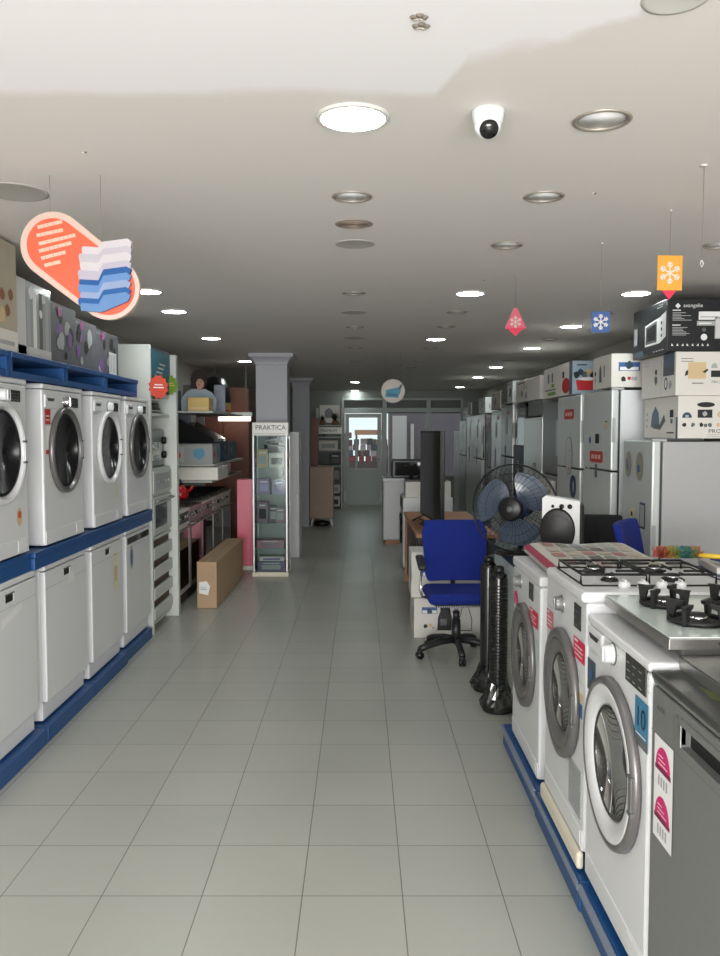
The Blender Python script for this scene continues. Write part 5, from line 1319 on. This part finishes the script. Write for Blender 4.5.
for k, (x, lb) in enumerate([(-.78, 'small dark potted plant on top of the back rack, left one'), (-.52, 'bushy dark potted plant on top of the back rack, right one')]):
    t = thing('potted_plant', lb, 'plant', (x, 17.3, 1.745))
    b = MB(); b.lathe([(.05, 0), (.07, .09), (.06, .09), (.0, .08)], mat('ochre_pot', (150, 110, 60), .6), (0, 0, 0), (0, 0, 1), 18); b.build('pot', t)
    b = MB(); rn = random.Random(k)
    for i in range(26):
        a = rn.uniform(0, 2 * PI); e = rn.uniform(.3, 1.4); L = rn.uniform(.10, .19) * (1.2 if k else .8)
        p0 = Vector((0, 0, .08)); d = Vector((math.cos(a) * math.cos(e), math.sin(a) * math.cos(e), math.sin(e))); q = Vector((-math.sin(a), math.cos(a), 0)) * .014
        b.add([p0, p0 + d * L * .5 + q, p0 + d * L, p0 + d * L * .5 - q], [(0, 1, 2, 3)], LEAF)
    b.build('leaves', t)
# ================================================================== fridges along the right wall
FX = 1.80
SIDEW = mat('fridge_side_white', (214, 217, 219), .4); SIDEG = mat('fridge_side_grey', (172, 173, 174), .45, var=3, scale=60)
FRW = mat('fridge_front_white', (206, 211, 209), .22, .1)
def fridge(lb, ya, yb, h, fm, sm, split=None, x=None, d=.66, stickers=None, handles='recess', grp='fridges along the right wall', name='fridge', cat='fridge', up=None):
    x = FX if x is None else x; w = yb - ya
    t = thing(name, lb, cat, (x, (ya + yb) / 2, 0), RR, grp); hw = w / 2
    b = MB(); b.box(-hw, hw, .065, d, .03, h - .004, sm, .006); b.build('body', t)
    b = MB(); b.box(-hw + .01, hw - .01, .05, .066, .06, h - .02, GASK); b.build('door_gasket', t)
    parts = [(.05, h)] if not split else [(.05, split - .006), (split + .006, h)]
    for i, (a, c) in enumerate(parts):
        b = MB(); b.box(-hw, hw, 0, .052, a, c, fm, .010, 3); o = b.build('door', t)
        b = MB()
        if handles == 'recess': b.box(hw - .004, hw + .003, .006, .03, a + (c - a) * .35, a + (c - a) * .65, LGREY, .001)
        else: b.tube([(-hw + .05, -.0, a + .1), (-hw + .05, -.035, a + .12), (-hw + .05, -.035, c - .12), (-hw + .05, 0, c - .1)], .009, CHROME, 8)
        b.build('door_handle', o)
        if up and i == len(parts) - 1:
            b = MB(); b.M = FRONT; up(b, hw, c); b.build('sticker', o)
    b = MB(); b.box(hw - .03, hw + .0, .0, .09, h - .004, h + .014, LGREY, .004); b.build('hinge_cover', t)
    b = MB()
    for sx in (-1, 1): b.cyl((sx * (hw - .06), .10, 0), (0, 0, 1), .02, .032, BLACK, 12); b.cyl((sx * (hw - .06), d - .06, 0), (0, 0, 1), .02, .032, BLACK, 12)
    b.build('foot', t)
    if stickers: stickers(t, hw, h)
    return t
REDB = mat('red_badge', (186, 62, 52), .5)
def badge(b, u, v, w=.11, h=.075):
    P = []
    for (cx, cy, a0) in ((u + w / 2 - .02, v + h / 2 - .02, 0), (u - w / 2 + .02, v + h / 2 - .02, 1), (u - w / 2 + .02, v - h / 2 + .02, 2), (u + w / 2 - .02, v - h / 2 + .02, 3)):
        for k in range(5): a = a0 * PI / 2 + k * PI / 8; P.append((cx + .02 * math.cos(a), cy + .02 * math.sin(a)))
    b.poly(P, REDB, .002)
    for k in range(3): b.rect(u - w * .36 + k * w * .25, v - h * .18, w * .19, h * .36, mat('pale_red_print', (226, 180, 170), .5), .0026)
def f1s(t, hw, h):
    sticker(t, lambda b: (b.disc(-.165, h - .16, .066, mat('grey_beige_label', (150, 146, 132), .5), .002, ry=.088), b.poly([(-.21, h - .13), (-.19, h - .13), (-.155, h - .20), (-.175, h - .20)], BLUEP, .0026)), 'grey oval sticker with blue mark')
    sticker(t, lambda b: (b.disc(.055, h - .165, .075, mat('grey_beige_label'), .002, ry=.092), blob(b, .04, h - .18, .03, BLUEP, .0026, 4)), 'grey oval sticker with blue mark')
    sticker(t, lambda b: (b.rect(.075, h - .56, .10, .165, mat('navy_rim', (50, 70, 110), .5), .002), b.rect(.088, h - .548, .074, .14, LGREY, .0026)), 'blue rimmed label')
    sticker(t, lambda b: (b.rect(-.10, h - .74, .07, .30, mat('cream_label', (218, 208, 150), .5), .002), b.rect(-.095, h - .50, .03, .03, BP, .0026), b.rect(-.095, h - .60, .03, .04, RED, .0026), b.disc(-.03, h - .78, .05, LGREY, .0018, ry=.09)), 'long cream energy label')
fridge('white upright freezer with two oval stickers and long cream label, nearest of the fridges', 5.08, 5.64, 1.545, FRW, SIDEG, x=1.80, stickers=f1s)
def f2u(b, hw, h):
    badge(b, -.0, h - .485, .34, .085); b.rect(-.03, h - .385, .10, .07, BP, .002); b.rect(-.03, h - .64, .06, .10, GREYP, .002); b.rect(.22, h - .23, .05, .008, BP, .002); b.rect(.20, h - .28, .05, .05, TAN, .002); blob(b, -.17, h - .36, .03, BLUEP, .002, 3)
fridge('tall white two-door fridge with red badge and black square, under a white carton', 5.84, 6.555, 1.90, FRW, SIDEW, split=1.32, up=f2u, x=1.775)
def f3u(b, hw, h):
    badge(b, .02, h - .15, .32, .085)
    b.poly([(.03 + .12 * math.cos(a * PI / 12), h - .50 + .16 * math.sin(a * PI / 12)) for a in range(24)], GREYP, .0018); b.poly([(.03 + .108 * math.cos(a * PI / 12), h - .50 + .152 * math.sin(a * PI / 12)) for a in range(24)], FRW, .0023)
    b.disc(.04, h - .61, .015, RED, .003); b.rect(-.02, h - .46, .09, .006, ORRED, .003)
def f3s(t, hw, h): sticker(t, lambda b: (b.disc(.18, h - .75, .10, mat('navy_disc', (36, 56, 100), .5), .003, ry=.095), b.disc(.20, h - .75, .03, LGREY, .0036, ry=.05)), 'oval navy sticker')
fridge('tall white two-door fridge with red badge and navy oval sticker', 6.625, 7.38, 1.90, FRW, SIDEW, split=1.30, up=f3u, stickers=f3s, x=1.765)
def f4s(t, hw, h):
    b = MB(); b.box(-.24, .22, -.045, -.002, 1.0, 1.15, BOXW, .003); b.build('document_holder', t)
def f4u(b, hw, h): b.rect(.19, h - .50, .10, .33, mat('pale_label'), .002); lines(b, .20, h - .22, .07, 6, .04, GREYP)
fridge('tall brushed silver fridge with a white upright label', 7.42, 8.14, 1.88, INOX, INOX, split=1.20, up=f4u, handles='recess', stickers=f4s)
fridge('narrower white fridge with a small window label, shorter than the silver one', 8.18, 9.08, 1.75, FRW, SIDEW, up=lambda b, hw, h: (b.rect(.05, h - .75, .13, .28, mat('slate_label'), .002), b.rect(.065, h - .735, .10, .25, LGREY, .0026)))
carton('grey carton lying on the shorter white fridge', FX + .02, FX + .55, 8.24, 8.95, 1.766, 1.93, mat('mid_grey_carton', (120, 124, 124), .6))
# bottle cooler
t = thing('bottle_cooler', 'dark glass bottle cooler with red goods and a dark blue lower label', 'cooler', (FX, 9.43, 0), RR)
b = MB(); b.box(-.30, .30, .60, .64, .03, 1.92, BLACK); b.box(-.30, -.27, .03, .64, .03, 1.92, BLACK); b.box(.27, .30, .03, .64, .03, 1.92, BLACK); b.box(-.3, .3, .03, .64, 1.88, 1.92, BLACK); b.box(-.3, .3, .03, .64, .0, .08, BLACK); b.build('body', t)
b = MB(); b.box(-.27, .27, .01, .03, .08, 1.45, mat('navy_panel', (26, 34, 54), .4)); b.M = FRONT @ Matrix.Translation((0, 0, -.005)); b.text('IBC', .0, 1.2, .0001, WP) if False else None
for k in range(3): b.rect(-.03, 1.05 + .09 * k, .11, .05, LGREY, .002)
b.build('label_panel', t)
b = MB(); b.box(-.27, .27, .03, .036, 1.45, 1.88, GLASSC); b.build('door_glass', t)
b = MB(); b.box(-.27, .27, .05, .6, 1.42, 1.44, GREYP); b.build('shelf', t)
for k in range(5):
    b = MB(); b.lathe([(.038, 0), (.038, .13), (.016, .17), (.016, .22), (0, .22)], mat('red_bottle', (150, 24, 20), .2) if k % 2 == 0 else mat('amber_bottle', (150, 110, 50), .2), (0, 0, 0), (0, 0, 1), 14)
    o = b.build('bottle'); p = (FX + .14 + .02 * (k % 2), 9.43 + (k - 2) * .1, 1.44); o.location = p
    tag(o, 'red or amber bottle on the upper shelf of the dark cooler', 'bottle', 'bottles in the dark cooler')
far = [(9.76, 10.55, 1.93, 'INOX', 1.30, 'pale silver two-door fridge right behind the bottle cooler'), (10.62, 11.42, 1.88, 'FRW', None, 'white single-door fridge with pink reflections beyond the silver pair'),
       (11.5, 12.0, 1.80, 'STEELD', 1.1, 'narrow dark filler for the shaded gap deep in the right row'), (12.05, 12.9, 1.86, 'FRW', 1.2, 'white two-door fridge deep in the row, next after the narrow dark one'),  # narrow dark unit fills what is only a shaded gap between fridges
       (12.95, 13.8, 1.86, 'FRW', None, 'glossy white one-door fridge in the far part of the row'), (13.85, 14.7, 1.80, 'INOX', 1.2, 'last silver fridge but one of the right row'),
       (14.8, 15.6, 1.62, 'FRW', None, 'low white rounded fridge, last of the right row')]
mm = {'INOX': INOX, 'FRW': FRW, 'STEELD': STEELD}
for ya, yb, h, m, sp, lb in far:
    fridge(lb, ya, yb, h, mm[m], SIDEW if m != 'STEELD' else STEELD, split=sp, x=FX + random.uniform(-.03, .03), handles='bar' if m == 'STEELD' else 'recess',
           up=lambda b, hw, h: (b.rect(-.05, h - .35, .12, .2, mat('pale_label'), .002), b.rect(.08, h - .12, .1, .05, ORRED, .002), b.rect(-.1, h - .75, .08, .25, PURPLE, .002)))
# ---- cartons on top of the fridges
def oven_pic(b, w, h):
    # white countertop oven drawn in three-quarter view
    b.poly([(w * .38, h * .20), (w * .80, h * .20), (w * .97, h * .30), (w * .97, h * .78), (w * .80, h * .70), (w * .38, h * .62)], WP, .0012)
    b.poly([(w * .40, h * .24), (w * .72, h * .24), (w * .72, h * .66), (w * .40, h * .59)], GREYP, .0018); b.poly([(w * .44, h * .29), (w * .69, h * .29), (w * .69, h * .60), (w * .44, h * .55)], BP, .0022)
    for k in range(3): b.disc(w * .85, h * (.34 + .12 * k), w * .018, BP, .0022)
    b.rect(w * .02, h * .25, w * .14, h * .42, GREYP, .0012); b.rect(w * .04, h * .29, w * .10, h * .34, mat('dark_print', (44, 46, 50), .5), .0018)
    b.rect(w * .03, h * .04, w * .30, h * .10, mat('steel_blue_print', (80, 100, 116), .5), .0012)
    b.rect(w * .72, h * .88, w * .16, h * .02, LGREY, .0012); b.rect(w * .78, h * .92, w * .10, h * .02, LGREY, .0012)
    for k in range(4): b.rect(w * (.62 + .08 * k), h * .05, w * .05, h * .02, WP, .0012)
def oven_near(b, w, h):
    b.poly([(.045, h - .045), (.062, h - .028), (.079, h - .045), (.062, h - .062)], WP, .0012); b.text('avangelis' if False else 'avangelie', .155, h - .046, .033, WP, .0012)
    for q, v0 in enumerate((h - .075, h - .165)):
        b.rect(.03, v0, .05, .006, WP, .0012)
        for k in range(6): b.rect(.03, v0 - .014 - k * .009, random.uniform(.05, .12), .004, LGREY, .0012)
    b.rect(.19, h - .13, .15, .05, WP, .0012); b.rect(.20, h - .115, .11, .006, LGREY, .0016); b.rect(.18, h - .165, .11, .028, LGREY, .0012); b.rect(.19, h - .155, .08, .008, WP, .0016)
    b.disc(.225, h - .235, .020, WP, .0012); b.disc(.225, h - .19, .012, GREYP, .0012)
    b.rect(.29, h - .245, .30, .13, LGREY, .0012); b.rect(.295, h - .24, .285, .12, mat('dark_print'), .0016); b.rect(.33, h - .215, .17, .075, GREYP, .002); b.rect(.34, h - .145, .15, .006, LGREY, .0024)
    for k in range(8): b.poly([(.025 + k * .031, .035), (.040 + k * .031, .035), (.0325 + k * .031 + .004 * (k % 3 - 1), .050)], WP, .0012)
carton('black countertop oven carton at the very top of the stack on the nearest freezer', 1.88, 2.52, 5.09, 5.72, 2.092, 2.415, BOXK, near=oven_near, side=oven_pic, grp=None)
def vac_side(b, w, h):
    b.poly([(w * .22, h * .3), (w * .34, h * .22), (w * .48, h * .35), (w * .46, h * .62), (w * .36, h * .8), (w * .26, h * .6)], mat('slate_print', (84, 104, 122), .5), .001)
    b.poly([(w * .22, h * .28), (w * .5, h * .20), (w * .66, h * .42), (w * .62, h * .58), (w * .5, h * .34), (w * .3, h * .34)], GREYP, .0014)
    b.rect(w * .78, h * .5, w * .10, h * .18, BP, .001); b.rect(w * .80, h * .36, w * .06, h * .1, GREYP, .001); b.rect(w * .95, 0, w * .05, h * .5, mat('slate_print'), .001)
    for k in range(3): blob(b, w * .10, h * (.3 + .15 * k), .014, LGREY, .001, k)
    b.rect(w * .7, h * .12, w * .2, .008, BP, .001)
def vac_near(b, w, h):
    P = [(.17 + .055 * math.cos(a * PI / 10) * (1 if abs(math.cos(a * PI / 10)) > .3 else 1), h - .055 + .016 * math.sin(a * PI / 10)) for a in range(20)]
    b.poly(P, BP, .001)
    b.poly([(.055 + .03 * math.cos(PI * k / 10), h - .135 + .034 * math.sin(PI * k / 10)) for k in range(11)], TEALD, .001); b.rect(.045, h - .133, .02, .015, LGREY, .0016)
    b.rect(.12, h - .135, .09, .05, BP, .001); blob(b, .165, h - .11, .016, LGREY, .0016, 3); blob(b, .265, h - .115, .026, TAN, .001, 6); blob(b, .285, h - .11, .010, RED, .0016, 6)
    for k in range(6): blob(b, .04 + k * .052, h - .178, .014, [BP, GREYP, BP, GREYP, TAN, BP][k], .001, 10 + k)
    b.text('PROFILO', .27, .045, .032, BP, .001, sx=1.3); b.rect(.16, .07, .02, .02, GREYP, .001); lines(b, .18, .022, .3, 2, .010, LGREY, .003)
def vac_near2(b, w, h):
    b.rect(.075, h - .165, .11, .10, TAN, .0016); b.poly([(.055, h - .15), (.075, h - .14), (.075, h - .11), (.06, h - .12)], BP, .001); lines(b, .03, h - .045, .08, 2, .016, GREYP)
    b.poly([(.16, h - .125), (.19, h - .105), (.20, h - .11), (.18, h - .13)], BP, .002); b.rect(.10, h - .195, .07, .006, GREYP, .001)
    b.poly([(.235 + .02 * math.cos(PI * k / 8), h - .10 + .03 * math.sin(PI * k / 8)) for k in range(9)], LGREY, .001); b.disc(.30, h - .085, .018, RED, .001); b.rect(.215, h - .155, .06, .04, BP, .001); blob(b, .30, h - .135, .016, ORRED, .001, 9)
    b.text('PROFILO', .28, h - .185, .022, GREYP, .001, sx=1.4); b.rect(-.0, h - .12, .0, .0, BP)
def vac_side2(b, w, h):
    b.rect(w * .66, h * .48, w * .30, h * .52, mat('slate_print'), .001); b.rect(w * .66, h * .48, w * .30, h * .2, GREYP, .0014)
    blob(b, w * .45, h * .42, .034, GREYP, .001, 8); blob(b, w * .45, h * .62, .022, BP, .0014, 9); b.rect(w * .60, h * .06, w * .004, h * .85, GREYP, .001)
    b.disc(w * .74, h * .30, .03, GREYP, .0014, ry=.04); b.disc(w * .74, h * .30, .018, BOXW, .0018, ry=.026); blob(b, w * .86, h * .26, .03, LGREY, .001, 2); lines(b, w * .06, h * .88, .12, 2, .02, LGREY)
carton('white vacuum cleaner carton directly on the nearest freezer, below another like it', 1.945, 2.50, 5.06, 5.66, 1.5605, 1.822, BOXW, near=vac_near, side=vac_side)
carton('white vacuum cleaner carton with a tan square, between the black carton and another white one', 1.93, 2.50, 5.07, 5.68, 1.8235, 2.0905, BOXW, near=vac_near2, side=vac_side2)
def c2near(b, w, h):
    b.rect(.05, h * .48, .15, h * .26, BLUEP, .001); b.rect(.06, h * .5, .13, h * .1, WP, .0014); blob(b, .125, h * .66, .03, TEALD, .0018, 3); blob(b, .085, h * .24, .02, BP, .001, 4); blob(b, .125, h * .26, .014, RED, .001, 5); b.rect(.14, h * .2, .04, .025, LGREY, .001)
    b.rect(.24, h * .58, .06, .015, BP, .001); b.disc(.275, h * .42, .016, BP, .001); blob(b, .265, h * .22, .012, TAN, .001, 8)
def c2side(b, w, h):
    b.poly([(w * .35, h * .2), (w * .5, h * .2), (w * .48, h * .6), (w * .42, h * .75), (w * .36, h * .6)], mat('slate_print'), .001); b.rect(w * .6, h * .35, w * .05, h * .35, GREYP, .001); blob(b, w * .15, h * .5, .02, BP, .001, 3); blob(b, w * .15, h * .3, .02, LGREY, .001, 3)
carton('white cleaner carton with a blue picture on the fridge with the black square', 1.77, 2.30, 5.84, 6.30, 1.916, 2.152, BOXW, near=c2near, side=c2side)
def pot(b, w, h):
    b.rect(0, 0, w, h, mat('pale_blue_print', (150, 170, 186), .5), .0005); b.poly([(w * .18, h * .12), (w * .82, h * .12), (w * .92, h * .42), (w * .12, h * .42)], mat('pot_red', (196, 30, 36), .4), .001); b.disc(w * .52, h * .46, w * .3, WP, .0014, ry=h * .05)
    for k in range(6): blob(b, w * (.15 + .14 * k), h * (.58 + .08 * (k % 2)), .03, [BP, TEALD, GREYP, TAN, BP, GREYP][k], .0012, 30 + k)
    b.rect(w * .15, h * .86, w * .35, .01, BP, .001)
def pot_side(b, w, h):
    b.disc(w * .80, h * .30, w * .13, mat('pot_red'), .001, ry=h * .24); b.rect(w * .9, 0, w * .1, h, mat('slate_print'), .0008); b.rect(w * .68, h * .55, w * .06, h * .2, BP, .001)
    b.rect(w * .15, h * .5, w * .06, h * .3, mat('slate_print'), .001); b.rect(w * .30, h * .5, w * .05, h * .3, GREYP, .001); b.rect(w * .3, h * .34, w * .1, h * .1, GREEN, .001); b.rect(w * .05, h * .24, w * .4, .012, GREYP, .001); b.rect(w * .15, h * .08, w * .3, .03, GREEN, .001)
carton('carton with a red cooking pot picture on the navy sticker fridge', 1.78, 2.02, 6.95, 8.02, 1.9165, 2.196, BOXW, near=pot, side=pot_side)
def gen_side(sd):
    def f(b, w, h):
        rn = random.Random(sd)
        for k in range(4): blob(b, w * rn.uniform(.2, .8), h * rn.uniform(.25, .7), h * rn.uniform(.08, .2), [GREYP, LGREY, BP, mat('slate_print')][k], .001 + .0003 * k, sd + k)
        b.rect(w * .1, h * .85, w * .3, .012, GREYP, .001)
    return f
def gen_near(sd):
    def f(b, w, h):
        rn = random.Random(sd); b.disc(w * .85, h * .82, .022, BP, .001); b.poly([(w * .35, h * .2), (w * .75, h * .26), (w * .7, h * .32), (w * .4, h * .3)], BP, .001); b.rect(w * .15, h * .3, .01, h * .3, GREYP, .001)
    return f
cc = [(8.30, 9.55, 1.931, 2.17, BOXW, 'greyish carton with a black dot on top of the grey carton', 1.80, .36), (9.72, 10.06, 1.946, 2.20, mat('bright_carton', (222, 228, 226), .4), 'small bright white carton above the silver fridge beyond the cooler', 1.79, .4),
      (10.12, 10.56, 1.946, 2.12, BOXG, 'grey carton beside the small bright one', 1.80, .45), (10.62, 11.35, 1.896, 2.13, BOXW, 'white carton on the fridge with pink reflections', 1.80, .4),
      (11.9, 12.5, 1.876, 2.10, mat('bright_carton'), 'bright glossy carton midway along the far fridges', 1.80, .4), (12.6, 13.3, 1.876, 2.08, BOXG, 'dull grey carton past the bright glossy one', 1.80, .4),
      (13.4, 13.8, 1.876, 2.08, BOXW, 'white carton with a black mark on the far fridges', 1.80, .4), (13.9, 14.6, 1.816, 2.02, mat('bright_carton'), 'last carton on the far silver fridge', 1.82, .4)]
for i, (a, c, z0, z1, m, lb, x, w_) in enumerate(cc):
    carton(lb, x, x + w_, a, c, z0, z1, m, near=gen_near(i), side=gen_side(40 + i), grp='cartons on top of the far fridges')
# ---- display table with papers and duster
t = thing('display_table', 'low dark table of papers before the nearest freezer', 'table', (1.95, 4.35, 0))
b = MB(); b.box(1.42, 2.50, 3.70, 4.86 if False else 4.20, .88, .905, mat('table_grey', (90, 92, 96), .4), .004); b.build('tabletop', t, world=True)
for x in (1.46, 2.42):
    for y in (3.74, 4.12): b = MB(); b.box(x, x + .04, y, y + .04, 0, .88, BLACK); b.build('leg', t, world=True)
def paper(lb, cx, cy, z, w_, d_, h_, rz, m, m2=None, grp='papers on the low table'):
    b = MB(); b.box(-w_ / 2, w_ / 2, -d_ / 2, d_ / 2, 0, h_, m, .001); b.box(-w_ / 2 + .02, w_ / 2 - .02, -d_ / 2 + .02, 0, h_, h_ + .0006, m2 or LGREY)
    o = b.build('catalogue'); o.location = (cx, cy, z); o.rotation_euler = (0, 0, rz); return tag(o, lb, 'catalogue', grp)
paper('navy blue catalogue under the white one at the right edge', 1.84, 3.90, .905, .44, .34, .035, .1, mat('navy_cover', (30, 46, 110), .4), BLUEP)
paper('white catalogue on the navy one at the right edge', 1.86, 3.92, .941, .38, .30, .03, -.12, BOXW, LGREY)
paper('catalogue with blue and crimson cover on the white one', 1.90, 3.96, .972, .30, .24, .02, .25, BLUEP, mat('plum_print', (96, 40, 70), .5))
paper('small white leaflet on top of the pile', 1.82, 3.92, .993, .16, .20, .006, -.5, WP, LGREY)
t = thing('feather_duster', 'rainbow feather duster with yellow handle lying among the catalogues', 'duster', (1.535, 3.98, 1.015), .0)
rn = random.Random(5); dc = [mat('duster_%d' % k, c, .8) for k, c in enumerate([(206, 110, 100), (214, 180, 100), (176, 186, 100), (104, 168, 160), (86, 150, 150), (130, 176, 140), (212, 160, 120)])]
for ci in range(7):
    b = MB()
    for k in range(110):
        s_ = (ci + rn.uniform(-.4, 1.2)) / 7.0; p = Vector((-.075 + .19 * s_, rn.uniform(-.01, .01), -.02))
        a = rn.uniform(0, 2 * PI); d = Vector((rn.uniform(-.6, .2), math.cos(a), abs(math.sin(a)) + .05)).normalized(); L = rn.uniform(.045, .06)
        q = d.cross(Vector((1, .2, 0))).normalized() * .007
        b.add([p - q, p + q, p + d * L + q * .6 + Vector((0, 0, -.004)), p + d * L - q * .6], [(0, 1, 2, 3)], dc[ci])
    b.build('feathers', t)
b = MB(); b.tube([(.06, 0, -.01), (.16, -.05, -.01), (.24, -.10, -.01)], .012, mat('yellow_handle', (232, 196, 60), .4), 10); b.build('handle', t)
b = MB(); b.box(-.1, .1, -.1, .1, 0, .05, BOXW, .003)
o = b.build('flat_box'); o.location = (1.52, 3.98, .905); tag(o, 'small white box under the feather duster', 'box')
